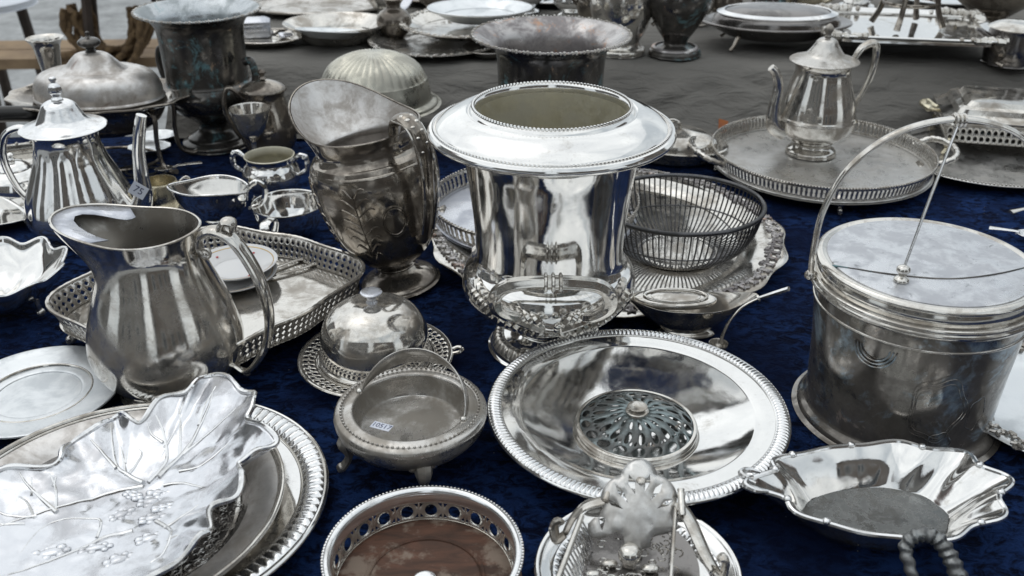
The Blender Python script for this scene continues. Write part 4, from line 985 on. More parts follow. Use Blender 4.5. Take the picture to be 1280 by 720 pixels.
# ---- urns behind
def urn(name, label, loc, k_, mat, inner, rz=0, handles=True, hz=1.0):
    t = thing(name, label, 'urn', loc, rz)
    p_ = [(0, 0), (.052, 0), (.056, .003), (.055, .009), (.046, .013), (.046, .013), (.044, .018), (.030, .026), (.026, .034), (.028, .042), (.040, .052), (.062, .068), (.073, .086), (.0745, .098), (.070, .108), (.070, .108), (.0660, .112), (.0655, .120), (.0662, .150), (.0675, .185), (.0705, .203), (.080, .215), (.094, .222)]
    p_ = [(a*k_, b*k_*hz) for a, b in p_]
    MB().lathe(prof(p_, 5), 110).build('body', mat, t)
    ii = [(.092, .2225), (.098, .2235), (.0985, .2250), (.094, .2255), (.084, .2195), (.070, .206), (.0655, .185), (.064, .13), (.055, .115), (0, .113)]
    MB().lathe(prof([(a*k_, b*k_*hz) for a, b in ii], 4), 110).build('inside', inner, t)
    m = MB()
    for i in range(130):
        a = 2*pi*i/130; m.ball((.0975*k_*math.cos(a), .0975*k_*math.sin(a), .2248*k_*hz), (.0017+.0005*(i % 3))*k_, 6, 4)
    m.build('cast_rim', 'dull', t)
    if handles:
        for s in (-1, 1):
            MB().tube([(s*.066*k_, 0, .085*k_*hz), (s*.090*k_, 0, .098*k_*hz), (s*.100*k_, 0, .130*k_*hz), (s*.094*k_, 0, .152*k_*hz), (s*.082*k_, 0, .150*k_*hz)], [.005*k_, .0058*k_, .0055*k_, .006*k_, .007*k_], 10, 6).build('handle', mat, t)
    return t
urn('tarnished_urn', 'black tarnished urn vase with verdigris streaks behind the chafing dish', P(272, 180), 1.0, 'blackened', 'urn_lip', R(-25))
urn('broad_urn', 'large dark urn with cast rim and copper brown inside behind the wine cooler', P(686, 214), 1.20, 'blackened', 'copper_worn', R(80), hz=.80)

# ---- small cups and jugs in the middle left
q = P(340, 196)
tp = thing('dark_teapot', 'dark tall teapot half hidden behind the goblet and footed pitcher', 'teapot', q, R(10))
pot(tp, [(0, 0), (.036, 0), (.038, .003), (.036, .012), (.043, .030), (.045, .055), (.038, .080), (.031, .100), (.034, .112)], [(.032, .110), (.036, .113), (.03, .120), (.012, .127), (0, .128)], [(0, .127), (.006, .130), (.003, .135), (.006, .141), (0, .146)],
    [(.040, 0, .045), (.056, 0, .060), (.066, 0, .090), (.074, 0, .108)], [.011, .009, .007, .006], [(-.032, 0, .100), (-.055, 0, .118), (-.064, 0, .085), (-.050, 0, .045), (-.042, 0, .035)], [.004, .005, .005, .0045, .003], 'tarnished')
q = P(316, 222)
gb = thing('goblet', 'small brownish silver goblet with flared cup', 'goblet', (q.x, q.y+.03, 0))
MB().lathe(prof([(0, 0), (.022, 0), (.023, .003), (.012, .008), (.005, .014), (.0045, .045), (.008, .052), (.019, .064), (.027, .084), (.031, .100), (.0298, .100), (.025, .083), (.016, .066), (0, .060)], 4), 64).build('cup', 'worn', gb)
q = P(343, 246)
sg = thing('sugar_bowl', 'two handled silver sugar bowl with pale inside behind the gravy boat', 'sugar bowl', (q.x, q.y, 0), R(-8))
MB().lathe(prof([(0, 0), (.030, 0), (.031, .004), (.028, .010), (.036, .018), (.0425, .032), (.040, .046), (.034, .056), (.036, .064)], 4), 72).build('body', 'polished', sg)
MB().lathe(prof([(.036, .064), (.0365, .0655), (.0345, .0655), (.0325, .056), (.038, .045), (.036, .020), (0, .012)], 4), 72).build('inside', 'liner', sg)
for s in (-1, 1): MB().tube([(s*.035, 0, .058), (s*.048, 0, .067), (s*.056, 0, .062), (s*.055, 0, .046), (s*.040, 0, .036)], [.0035, .0042, .0042, .0036, .003], 8, 5, sec=lambda u, a: 1+.15*math.cos(u*30)).build('handle', 'bright', sg)
q = P(276, 292)
gv = thing('gravy_boat', 'polished gravy boat with dark blue reflecting belly on round foot', 'gravy boat', (q.x, q.y, 0), R(188))
def gvf(r, z, a, g):
    d = (a+pi) % (2*pi)-pi; e = math.exp(-(d/.7)**2)
    return (r*math.cos(a)*(1+.28*e*g), r*.78*math.sin(a), z+.010*e*g-.004*g*math.cos(2*a))
MB().lathe(prof([(0, 0, 0), (.024, 0, 0), (.026, .003, 0), (.020, .007, 0), (.012, .012, 0), (.014, .018, 0), (.030, .028, .3), (.040, .044, .7), (.044, .062, 1), (.046, .066, 1), (.0445, .066, 1), (.038, .044, .7), (.026, .030, .3), (0, .024, 0)], 4), 96, gvf).build('body', 'polished', gv)
MB().tube([gvf(.0455, .0665, 2*pi*i/64, 1) for i in range(64)], .0016, 7, 1, closed=True).build('rim', 'bright', gv)
MB().tube([(-.040, 0, .060), (-.055, 0, .072), (-.066, 0, .062), (-.060, 0, .042), (-.042, 0, .034)], [.003, .004, .0042, .0036, .003], 8, 5).build('handle', 'polished', gv)
q = P(362, 296)
hb = thing('handled_porringer', 'shallow polished bowl with one square strap handle beside the footed pitcher', 'bowl', (q.x, q.y+.012, 0))
MB().lathe(prof([(0, 0), (.026, 0), (.032, .004), (.042, .018), (.047, .034), (.0485, .044), (.0470, .044), (.044, .032), (.038, .018), (.026, .006), (0, .005)], 4), 80).build('bowl', 'polished', hb)
MB().tube([(-.016, -.045, .040), (-.018, -.060, .040), (-.018, -.066, .030), (-.017, -.060, .020), (-.014, -.042, .019)], .0055, 8, 4, ell=(.28, 1.2), up=(0, 0, 1)).build('strap_handle', 'polished', hb)
q = P(207, 270)
cu = thing('small_cup', 'small brass toned cup with ring handle', 'cup', (q.x, q.y, .0065))
MB().lathe(prof([(0, 0), (.017, 0), (.019, .003), (.024, .014), (.0265, .028), (.0245, .042), (.0235, .046), (.0222, .046), (.024, .028), (.018, .008), (0, .006)], 4), 56).build('cup', 'gilt', cu)
MB().tube([(.022, .008, .038), (.034, .012, .048), (.040, .014, .036), (.034, .012, .020), (.023, .008, .014)], .0022, 8, 5).build('handle', 'worn', cu)
s2 = thing('cup_saucer', 'plain silver saucer under the brass toned cup', 'saucer', (q.x+.010, q.y, 0))
MB().lathe(prof([(0, .001), (.022, 0), (.026, .002), (.040, .008), (.042, .010), (.038, .0095), (.025, .006), (0, .006)], 4), 64).build('saucer', 'worn', s2)
tv = thing('wire_trivet', 'dark wire ring trivet lying flat beside the coffee pot spout', 'trivet', P(178, 214, .003))
for r_ in (.030, .018): MB().tube([(r_*1.4*math.cos(b), r_*math.sin(b), 0) for b in [2*pi*i/32 for i in range(32)]], .0018, 7, 1, closed=True).build('ring', 'dark_wire', tv)
for s in (-1, 1): MB().tube([(s*.0252, 0, 0), (s*.042, 0, 0)], .0016, 6, 1).build('spoke', 'dark_wire', tv)
spoon('tea_spoon', 'thin silver teaspoon lying between the trivet and the gravy boat', P(206, 216, .001), P(252, 206, .003), bowl=.010, hw=.003, mat='worn')

# ---- ornate round tray, gallery tray and wire basket
def cast_border(t, Rr, zz, n, size, mat, amp=.06, name='cast_border', sy=1.0):
    """shells, scrolls and knobs of a cast rim, one relief"""
    m = MB()
    for i in range(n):
        a = 2*pi*i/n; c_, s_ = math.cos(a), math.sin(a)
        rr_ = Rr*(1+amp*.5*math.cos(8*a)*.3)
        for j in range(4):
            b = a+random.uniform(-.5, .5)*2*pi/n; r2 = rr_+random.uniform(-.9, .75)*size
            m.ball((r2*math.cos(b), r2*sy*math.sin(b), zz+random.uniform(-.15, .2)*size), random.uniform(.20, .42)*size, 6, 4, (1, 1, .7))
        ph = 1 if i % 2 else -1
        m.tube([((rr_+size*(.75-.1*q_)*math.cos(q_*.9*ph))*math.cos(a+size*(.75-.1*q_)*math.sin(q_*.9*ph)/Rr), (rr_+size*(.75-.1*q_)*math.cos(q_*.9*ph))*sy*math.sin(a+size*(.75-.1*q_)*math.sin(q_*.9*ph)/Rr), zz+.25*size) for q_ in range(6)], .16*size, 5, 2)
    o = m.build(name, mat, t); o['kind'] = 'stuff'
    return o
q = P(757, 287, .018)
ot = thing('ornate_round_tray', 'large round tray with heavy worn coppery cast border under the wire basket', 'tray', (q.x, q.y, 0))
edge = lambda r, z, a, g: (r*(1+.014*g*math.cos(16*a))*math.cos(a), r*(1+.014*g*math.cos(16*a))*math.sin(a), z)
MB().lathe(prof([(0, .004, 0), (.15, .004, 0), (.17, .006, 0), (.19, .013, 0), (.222, .017, .5), (.233, .0175, 1), (.234, .0195, 1), (.226, .0205, .5), (.205, .0195, 0), (.190, .0160, 0), (.175, .0090, 0), (.165, .0075, 0), (0, .007, 0)], 4), 160, edge).build('tray', 'worn', ot)
for a in (R(30), R(120), R(210), R(300)): MB().ball((.16*math.cos(a), .16*math.sin(a), .0030), .0045, 8, 6, (1, 1, .7)).build('foot', 'worn', ot)
cast_border(ot, .2205, .0190, 150, .0105, 'copper_worn')
def gallery_tray(name, label, loc, Rr, hz, gh, n, mat, z0=.0, floor='worn', feet=True, rz=0):
    t = thing(name, label, 'tray', loc, rz)
    MB().lathe(prof([(0, hz), (Rr*.94, hz), (Rr, hz+.001), (Rr+.003, hz+.003), (Rr, hz+.0045), (Rr-.004, hz+.004), (Rr*.9, hz+.0030), (0, hz+.003)], 3), 128).build('tray_floor', floor, t)
    cw_ = 2*pi*Rr/n
    hol_ = [[(cw_*.24, gh*.16), (cw_*.76, gh*.16), (cw_*.76, gh*.42), (cw_*.66, gh*.5), (cw_*.76, gh*.58), (cw_*.76, gh*.84), (cw_*.24, gh*.84), (cw_*.24, gh*.58), (cw_*.34, gh*.5), (cw_*.24, gh*.42)]]
    MB().pierced(n, cw_, gh, hol_, lambda u, v: ((Rr+.005*v)*math.cos(2*pi*u), (Rr+.005*v)*math.sin(2*pi*u), hz+.004+gh*v), 1, 2).build('pierced_gallery', mat, t, solid=.0014, weld=True)
    m = MB().beads(Rr+.005, hz+.005+gh, int(n*1.6), .0019); m.tube([((Rr+.005)*math.cos(2*pi*i/96), (Rr+.005)*math.sin(2*pi*i/96), hz+.004+gh) for i in range(96)], .0016, 6, 1, closed=True); m.build('beaded_rim', mat, t)
    if feet:
        for a in (R(-95), R(-5), R(85), R(175)): foot_scroll(t, Rr*.93, a, hz+.002, 1.1, mat)
    return t
q = P(668, 262, .030)
gallery_tray('round_gallery_tray', 'round tray with upright slotted gallery tucked behind the wine cooler', (q.x, q.y+.005, .0085), .136, .012, .022, 92, 'worn', floor='frosted')
q = P(846, 314, .012)
wb = thing('wire_basket', 'dark wire fruit basket with thick rolled rim standing on the ornate tray', 'basket', (q.x, q.y+.0, .0090), R(8))
BR = .103
wp = [(.046, 0, .004), (.066, 0, .008), (.086, 0, .022), (.097, 0, .044), (BR, 0, .070)]
el = .92
bp = MB(); bp.tube([(BR*math.cos(2*pi*i/96), BR*el*math.sin(2*pi*i/96), .070) for i in range(96)], .0030, 10, 1, closed=True); bp.build('rim', 'dark_wire', wb)
MB().lathe(prof([(0, .001), (.046, .001), (.054, .0), (.055, .004), (.050, .0055), (.044, .004), (0, .004)], 3), 72, lambda r, z, a, g: (r*math.cos(a), r*el*math.sin(a), z)).build('base_plate', 'worn', wb)
bp = MB(); bp.tube([(.0915*math.cos(2*pi*i/72), .0915*el*math.sin(2*pi*i/72), .031) for i in range(72)], .0011, 6, 1, closed=True); bp.build('middle_ring', 'dark_wire', wb)
wire0 = MB().tube(wp, .00105, 6, 4).build('wire', 'dark_wire', wb)
for i in range(1, 84):
    o = bpy.data.objects.new('wire', wire0.data); C.objects.link(o); o.parent = wb
    a = 2*pi*i/84; o.rotation_euler = (0, 0, math.atan2(el*math.sin(a), math.cos(a))); k_ = math.hypot(math.cos(a), el*math.sin(a)); o.scale = (k_, 1, 1)
# dishes between the urn and the coffee tray
q = P(838, 196)
dh = thing('covered_entree_dish', 'low oval entree dish with domed grey cover behind the wire basket', 'dish', (q.x, q.y, 0), R(-20))
MB().lathe(prof([(0, .002), (.06, .0), (.075, .010), (.088, .022), (.092, .025), (.089, .027), (.078, .026), (.078, .026), (.074, .036), (.058, .044), (.036, .047), (.018, .049), (0, .050)], 5), 96, lambda r, z, a, g: (r*math.cos(a), r*.7*math.sin(a), z)).build('dish', 'worn', dh)
MB().tube([(-.012, 0, .048), (-.010, 0, .058), (0, 0, .062), (.010, 0, .058), (.012, 0, .048)], .003, 8, 5).build('ring_handle', 'worn', dh)

# ---- gallery tray with coffee pot
q = P(1025, 201, .02)
gt = gallery_tray('footed_gallery_tray', 'round footed tray with fine slotted gallery carrying the pear shaped coffee pot', (q.x, q.y, 0), .163, .016, .020, 150, 'worn', floor='pale_dull', rz=0)
for s in (-1, 1): MB().tube([(s*.160, -.045, .030), (s*.186, -.046, .040), (s*.200, -.02, .044), (s*.200, .02, .044), (s*.186, .046, .040), (s*.160, .045, .030)], [.004, .0048, .005, .005, .0048, .004], 10, 8, sec=lambda u, a: 1+.14*math.cos(u*90+a)).build('rope_handle', 'worn', gt)
q = P(1013, 190, .021)
pc = thing('pear_coffee_pot', 'pear shaped footed silver coffee pot standing on the round gallery tray', 'coffee pot', (q.x, q.y, .0195), R(2))
pot(pc, [(0, 0), (.036, 0), (.039, .003), (.037, .008), (.030, .012), (.028, .018), (.040, .026), (.055, .040), (.062, .058), (.062, .062), (.060, .066), (.060, .066), (.056, .085), (.048, .110), (.042, .130), (.042, .140), (.046, .147)],
    [(.043, .146), (.051, .148), (.0515, .150), (.044, .1525), (.030, .158), (.020, .170), (.014, .180), (.006, .184), (0, .185)],
    [(0, .184), (.005, .185), (.004, .189), (.007, .196), (.004, .202), (0, .205)],
    [(-.050, -.01, .040), (-.068, -.012, .052), (-.072, -.013, .080), (-.070, -.013, .110), (-.076, -.014, .132), (-.086, -.016, .143)], [.015, .014, .010, .008, .007, .006],
    [(.044, .006, .140), (.058, .008, .165), (.076, .010, .172), (.083, .011, .155), (.078, .010, .115), (.062, .008, .075), (.056, .008, .068)], [.0045, .0065, .0075, .0065, .0058, .005, .004], 'worn', lid_mat='dull')

# ---- right hand tray with pierced casserole
q = P(1228, 196, .008)
t2 = thing('beaded_salver', 'round dull salver with beaded edge under the pierced casserole stand', 'salver', (q.x, q.y, 0))
MB().lathe(prof([(0, .004), (.10, .004), (.104, 0), (.108, 0), (.112, .006), (.140, .012), (.150, .014), (.151, .016), (.146, .0165), (.125, .0125), (.115, .008), (0, .007)], 4), 128).build('salver', 'pale_dull', t2)
MB().beads(.1485, .0165, 170, .0023).build('beading', 'worn', t2)
q = P(1262, 190, .008)
cs = thing('pierced_casserole', 'rectangular casserole holder with pierced sides, stepped lid and gilt feet', 'casserole', (q.x, q.y+.035, .0075), R(-14))
sq2 = lambda sx_, sy_, p_=.22: (lambda r, z, a, g: (sx_*r*(abs(math.cos(a))**p_)*(1 if math.cos(a) > 0 else -1), sy_*r*(abs(math.sin(a))**p_)*(1 if math.sin(a) > 0 else -1), z))
sqf = sq2(.098, .070)
n = 84; cw = .0068; chh = .030
def sqmap(u, v):
    a = 2*pi*u
    t_ = (u*4) % 1; k_ = int(u*4) % 4; hx, hy = .098+.004*v, .070+.004*v
    cs_ = [(hx, -hy), (hx, hy), (-hx, hy), (-hx, -hy)]; x0, y0 = cs_[k_]; x1, y1 = cs_[(k_+1) % 4]
    return (x0+(x1-x0)*t_, y0+(y1-y0)*t_, .022+chh*v)
MB().pierced(n, cw, chh, [circ(cw*.5, chh*.28, cw*.34, chh*.14, 8), circ(cw*.5, chh*.66, cw*.34, chh*.14, 8)], sqmap, 1, 3).build('pierced_side', 'worn', cs, solid=.0014, weld=True)
MB().box(-.0965, .0965, -.0685, .0685, .022, .0235).build('floor_plate', 'dull', cs, smooth=False)
m = MB(); m.tube([(-.104, -.076, .053), (.104, -.076, .053), (.104, .076, .053), (-.104, .076, .053)], .003, 8, 1, closed=True); m.build('top_rail', 'worn', cs)
m = MB(); base_ = [(1.06, .0560), (1.10, .0570), (1.10, .0590), (1.02, .0605), (.92, .0660), (.88, .0740), (.80, .0775), (.76, .0770), (.70, .0840), (.40, .0860), (0, .0862)]
m.lathe(base_, 96, sq2(.098, .070, .14)); m.build('lid', 'worn', cs, sharp=25)
MB().lathe([(.99, .0230), (1.0, .054), (.97, .0555)], 96, sq2(.093, .066, .14)).build('liner', 'blackened', cs)
MB().tube([(-.1075, -.01, .055), (-.125, -.02, .060), (-.132, 0, .062), (-.125, .02, .060), (-.1075, .01, .055)], [.003, .005, .006, .005, .003], 8, 5, sec=lambda u, a: 1+.2*math.cos(u*24)).build('shell_handle', 'gilt', cs)
for x in (-1, 1):
    for y in (-1, 1): MB().tube([(x*.088, y*.062, .026), (x*.096, y*.069, .020), (x*.095, y*.068, .010), (x*.101, y*.074, .0030)], [.0085, .0065, .0036, .0034], 8, 5).build('foot', 'gilt', cs)
# ornate salver at the right edge
q = P(1330, 500, .016)
os_ = thing('ornate_salver', 'bright salver with heavy cast grape border at the edge behind the ice bucket', 'salver', (q.x, q.y, 0))
MB().lathe(prof([(0, .003), (.07, .003), (.085, .008), (.105, .012), (.107, .014), (.100, .0155), (.085, .0110), (.07, .0065), (0, .006)], 4), 110).build('salver', 'pale_plate', os_)
cast_border(os_, .1010, .0150, 64, .010, 'dull')
spoon('dessert_spoon', 'silver spoon on the velvet between the ice bucket and the salver', P(1290, 300, .001), P(1236, 288, .003), bowl=.014, mat='bright')
spoon('fork_handle_spoon', 'thin silver spoon lying behind the bucket bail handle', P(1310, 262, .001), P(1262, 268, .003), bowl=.012, mat='worn')

# ---- ribbed cloche on an upturned bowl
q = P(474, 190)
ub = thing('upturned_bowl', 'upturned grey bowl carrying the ribbed cloche', 'bowl', (q.x, q.y, 0))
MB().lathe(prof([(.062, .0), (.064, .002), (.060, .012), (.052, .045), (.035, .072), (.030, .076), (.030, .082), (0, .082)], 4), 64).build('bowl', 'worn', ub)
cl = thing('ribbed_cloche', 'pale ribbed dome cover standing above the footed pitcher lip', 'cloche', (q.x, q.y, .0825))
def rib(r, z, a, g): return (r*(1+.018*g*abs(math.sin(18*a)))*math.cos(a), r*(1+.018*g*abs(math.sin(18*a)))*math.sin(a), z+.0012*g*abs(math.sin(18*a)))
MB().lathe(prof([(.0, 0, 0), (.098, 0, 0), (.101, .002, 0), (.099, .006, 0), (.092, .009, 0), (.090, .014, 0), (.090, .014, 0), (.089, .026, 0), (.085, .041, 0), (.083, .044, .3), (.072, .060, 1), (.055, .072, 1), (.034, .080, 1), (.016, .083, .2), (0, .084, 0)], 5), 288, rib).build('dome', 'cloche_metal', cl)

# ================================================================== BACK TABLE
Z1 = STEP+.0008
def plate(label, px_, py_, r_, mat, z=Z1, sy=1.0, h=.012, rz=0, tilt=None, name='plate', cat='plate', group=None, border=None):
    q = P(px_, py_, z)
    t = thing(name, label, cat, (q.x, q.y, z), rz, group, tilt)
    f = lambda r, z_, a, g: (r*math.cos(a), r*sy*math.sin(a), z_)
    MB().lathe(prof([(0, .001), (r_*.55, .001), (r_*.6, 0), (r_*.66, .002), (r_*.92, h*.85), (r_, h), (r_*1.01, h*1.1), (r_*.985, h*1.15), (r_*.72, h*.55), (r_*.62, h*.32), (0, h*.25)], 4), 80, f).build('dish', mat, t)
    if border: cast_border(t, r_*.97, h*1.1, 50, border, mat, sy=sy)
    else: MB().tube([(r_*math.cos(2*pi*i/80), r_*sy*math.sin(2*pi*i/80), h*1.12) for i in range(80)], r_*.018, 6, 1, closed=True).build('rim', mat, t)
    return t
plate('long oval grey platter lying furthest back beside the rope', 396, 14, .150, 'dull', sy=.62, name='oval_platter', cat='platter')
plate('flat silver tray under the small square box', 332, 54, .078, 'worn', sy=.75, name='card_tray', cat='tray')
q = P(322, 44, Z1+.006)
bx_ = thing('square_trinket_box', 'small white square lidded box on the flat card tray', 'box', (q.x, q.y, Z1+.005), R(12))
MB().lathe([(0, 0), (.9, 0), (1, .003), (1, .020), (.96, .022), (1.04, .024), (1.02, .029), (.7, .034), (0, .035)], 64, sq2(.026, .020, .15)).build('box', 'frosted', bx_)
MB().tube([(.026, 0, .012), (.046, .004, .010), (.066, .006, .010)], [.003, .0035, .004], 8, 4, ell=(.6, 1.3)).build('handle', 'worn', bx_)
pt = plate('large oval dish with flat lug handles under the small tilted plate', 422, 50, .100, 'worn', sy=.85, h=.030, name='oval_dish', cat='dish')
MB().tube([(.088, .03, .030), (.112, .07, .046), (.130, .115, .066)], [.006, .017, .012], 10, 5, ell=(.25, 1.3), up=(0, 0, 1)).build('lug_handle', 'frosted', pt)
MB().tube([(-.080, -.03, .018), (-.098, -.036, .018), (-.104, -.038, .020)], [.008, .015, .006], 10, 5, ell=(.25, 1.3), up=(0, 0, 1)).build('lug_handle', 'frosted', pt)
plate('pale oval plate tilted inside the large lug handled dish', 412, 47, .064, 'pale_plate', z=Z1+.020, sy=.8, rz=.5, tilt=(R(250), R(-10)), name='tilted_plate')
plate('dark plate with cast edge at the bottom of the far pile', 545, 58, .125, 'dull', border=.006, name='cast_edge_plate')
plate('wide plate with cast edge, middle of the far pile', 584, 40, .128, 'worn', z=Z1+.018, border=.007, h=.018, name='cast_edge_plate')
plate('bright white plate on top of the far pile', 600, 24, .100, 'pale_plate', z=Z1+.036, sy=.8, h=.020, name='white_plate')
plate('grey cast edge dish leaning out below the far pile', 612, 68, .050, 'dull', z=Z1, name='cast_edge_plate')
plate('dark oval serving dish behind the far pile of plates', 560, 2, .13, 'tarnished', sy=.6, name='oval_dish', cat='dish')
q = P(494, 50, Z1)
vs_ = thing('round_bud_vase', 'small dark round vase beside the lug handled dish', 'vase', (q.x, q.y, Z1+.002))
MB().lathe(prof([(0, 0), (.016, 0), (.018, .004), (.030, .018), (.034, .034), (.028, .050), (.014, .060), (.016, .070), (.022, .076), (.021, .076), (.013, .066), (0, .06)], 4), 48).build('vase', 'tarnished', vs_)
# pots beside the urn
q = P(777, 66, Z1)
tk = thing('tall_tankard', 'tall dull silver tankard jug standing beside the broad urn', 'tankard', (q.x-.004, q.y, Z1)); tk.scale = (1.2,)*3
pot(tk, [(0, 0), (.034, 0), (.038, .002), (.038, .008), (.032, .012), (.030, .020), (.040, .04), (.048, .07), (.046, .10), (.038, .125), (.036, .15), (.040, .17)], [(.038, .169), (.043, .171), (.03, .185), (0, .190)], None,
    None, None, [(.040, -.01, .14), (.062, -.014, .155), (.076, -.018, .12), (.068, -.016, .07), (.046, -.01, .045)], [.005, .006, .006, .0055, .004], 'worn')
q = P(748, 50, Z1)
t3 = thing('dark_ewer', 'slim dark ewer between the urn and the tankard', 'ewer', (q.x-.01, q.y+.02, Z1))
pot(t3, [(0, 0), (.028, 0), (.030, .006), (.018, .016), (.030, .045), (.034, .075), (.024, .11), (.018, .14), (.026, .165), (.030, .172)], None, None, [(.030, 0, .08), (.05, 0, .11), (.055, 0, .15)], [.009, .007, .005], [(-.02, 0, .15), (-.05, 0, .16), (-.055, 0, .10), (-.03, 0, .06)], [.004, .005, .005, .003], 'tarnished')
q = P(843, 68, Z1)
tg_ = thing('iridescent_vase', 'black footed vase with blue purple sheen on its flared neck', 'vase', (q.x, q.y, Z1)); tg_.scale = (1.22,)*3
MB().lathe(prof([(0, 0), (.036, 0), (.039, .003), (.038, .007), (.034, .010), (.020, .015), (.018, .022), (.030, .040), (.044, .066), (.048, .085), (.046, .095), (.046, .095), (.050, .098), (.048, .104), (.042, .108), (.040, .125), (.052, .145), (.0505, .1455), (.038, .125), (.03, .1), (0, .09)], 4), 80).build('vase', 'blackened', tg_)
m = MB()
for i in range(40): a = 2*pi*i/40; m.ball((.0485*math.cos(a), .0485*math.sin(a), .097+.003*(i % 2)), .0045, 6, 4)
m.build('leaf_band', 'verdigris', tg_)
MB().lathe(prof([(.036, .0095), (.0345, .0125), (.030, .0135)], 3), 60).build('copper_ring', 'copper_worn', tg_)
# low dark dish on stand, footed rectangular tray, bowls at the right
q = P(968, 58, Z1)
dk = thing('lidded_oval_dish', 'long black oval dish with polished band on its lid behind the pear coffee pot', 'dish', (q.x, q.y+.01, Z1), R(-3)); dk.scale = (1.25, 1.35, 1.2)
MB().lathe(prof([(0, .014), (.06, .014), (.085, .024), (.105, .034), (.112, .037), (.109, .040), (.095, .038), (.095, .038), (.090, .048), (.070, .056), (.070, .056), (.045, .060), (0, .061)], 4), 96, lambda r, z, a, g: (r*math.cos(a), r*.62*math.sin(a), z)).build('dish', 'dark_mirror', dk)
MB().lathe([(.088, .0490), (.0895, .0520), (.080, .0555), (.078, .0545)], 96, lambda r, z, a, g: (r*math.cos(a), r*.62*math.sin(a), z)).build('polished_band', 'bright', dk)
for x in (-1, 1):
    for y in (-1, 1): MB().tube([(x*.060, y*.035, .022), (x*.066, y*.040, .010), (x*.072, y*.044, .0022)], [.004, .0025, .003], 7, 3).build('foot', 'tarnished', dk)
q = P(1130, 40, Z1+.03)
rf = thing('footed_rectangular_tray', 'rectangular tray with heavy cast border on leaf feet, wire legs standing in it', 'tray', (q.x, q.y, Z1), R(-10)); rf.scale = (1.12, 1.45, 1.1)
MB().lathe(prof([(0, .030), (.84, .030), (.92, .034), (1.0, .040), (1.01, .042), (.98, .0435), (.88, .0380), (.82, .034), (0, .033)], 3), 128, sq2(.140, .085, .2)).build('tray', 'polished', rf)
m = MB(); fq = sq2(.136, .082, .2)
for i in range(150):
    x, y, z = fq(random.uniform(.95, 1.03), .041, 2*pi*i/150, 0); m.ball((x, y, z+random.uniform(-.001, .003)), random.uniform(.004, .008), 6, 4)
m.build('cast_border', 'worn', rf)['kind'] = 'stuff'
for x in (-1, 1):
    for y in (-1, 1): MB().tube([(x*.120, y*.070, .034), (x*.128, y*.076, .020), (x*.124, y*.073, .008), (x*.134, y*.080, .0040)], [.011, .008, .004, .0042], 8, 4).build('leaf_foot', 'tarnished', rf)
st = thing('burner_stand', 'four legged wire burner stand rising from the rectangular footed tray', 'stand', (q.x+.006, q.y+.01, Z1+.038), R(15)); st.scale = (1.25,)*3
for a in (R(45), R(135), R(225), R(315)): MB().tube([(.055*math.cos(a), .045*math.sin(a), .003), (.042*math.cos(a), .036*math.sin(a), .030), (.036*math.cos(a), .032*math.sin(a), .075), (.055*math.cos(a), .045*math.sin(a), .125)], [.005, .004, .0045, .005], 8, 5).build('leg', 'tarnished', st)
MB().tube([(.040*math.cos(2*pi*i/32), .035*math.sin(2*pi*i/32), .036) for i in range(32)], .0024, 7, 1, closed=True).build('lower_ring', 'tarnished', st)
MB().tube([(.056*math.cos(2*pi*i/32), .046*math.sin(2*pi*i/32), .125) for i in range(32)], .0035, 7, 1, closed=True).build('upper_ring', 'worn', st)
q = P(1252, 38, Z1)
b1 = thing('footed_punch_bowl', 'wide tarnished footed bowl behind the small dark mug', 'bowl', (q.x, q.y+.06, Z1))
MB().lathe(prof([(0, 0), (.040, 0), (.043, .004), (.030, .012), (.045, .026), (.075, .050), (.086, .075), (.088, .090), (.092, .094), (.090, .096), (.084, .088), (.07, .05), (0, .03)], 4), 96).build('bowl', 'tarnished', b1)
MB().lathe(prof([(.088, .091), (.0925, .093), (.0925, .097), (.089, .0975)], 3), 96).build('rim', 'bright', b1)
q = P(1266, 82, Z1)
mg = thing('dark_mug', 'small dark mug with silver rim and thin spout', 'mug', (q.x, q.y+.02, Z1)); mg.scale = (1.2,)*3
pot(mg, [(0, 0), (.034, 0), (.036, .003), (.037, .02), (.035, .048), (.036, .052)], [(.034, .051), (.038, .053), (.022, .060), (0, .062)], None, [(-.034, -.005, .035), (-.050, -.008, .046), (-.062, -.010, .052)], [.006, .0045, .003], [(.034, 0, .044), (.056, 0, .046), (.056, 0, .02), (.035, 0, .014)], [.003, .004, .004, .003], 'dark_mirror', lid_mat='worn')
q = P(925, 14, Z1)
for i, (px_, py_, r_, h_, m_, lab) in enumerate(((905, 26, .034, .075, 'tarnished', 'dark cream jug standing behind the long black oval dish'), (962, 20, .030, .06, 'blackened', 'black sugar pot behind the long black oval dish'), (1002, 16, .04, .07, 'gilt', 'brassy round pot behind the rectangular tray corner'))):
    q = P(px_, py_, Z1)
    t = thing(['cream_jug', 'sugar_pot', 'brass_pot'][i], lab, 'pot', (q.x, q.y, Z1))
    MB().lathe(prof([(0, 0), (r_*.7, 0), (r_*.75, .004), (r_*.6, .010), (r_, h_*.4), (r_*.92, h_*.7), (r_*.7, h_*.9), (r_*.85, h_), (r_*.8, h_), (r_*.65, h_*.88), (0, h_*.5)], 4), 56).build('body', m_, t)
    MB().tube([(r_*.8, -.006, h_*.85), (r_*1.5, -.012, h_*.9), (r_*1.55, -.012, h_*.5), (r_*.95, -.006, h_*.3)], [.003, .004, .004, .003], 8, 5).build('handle', m_, t)
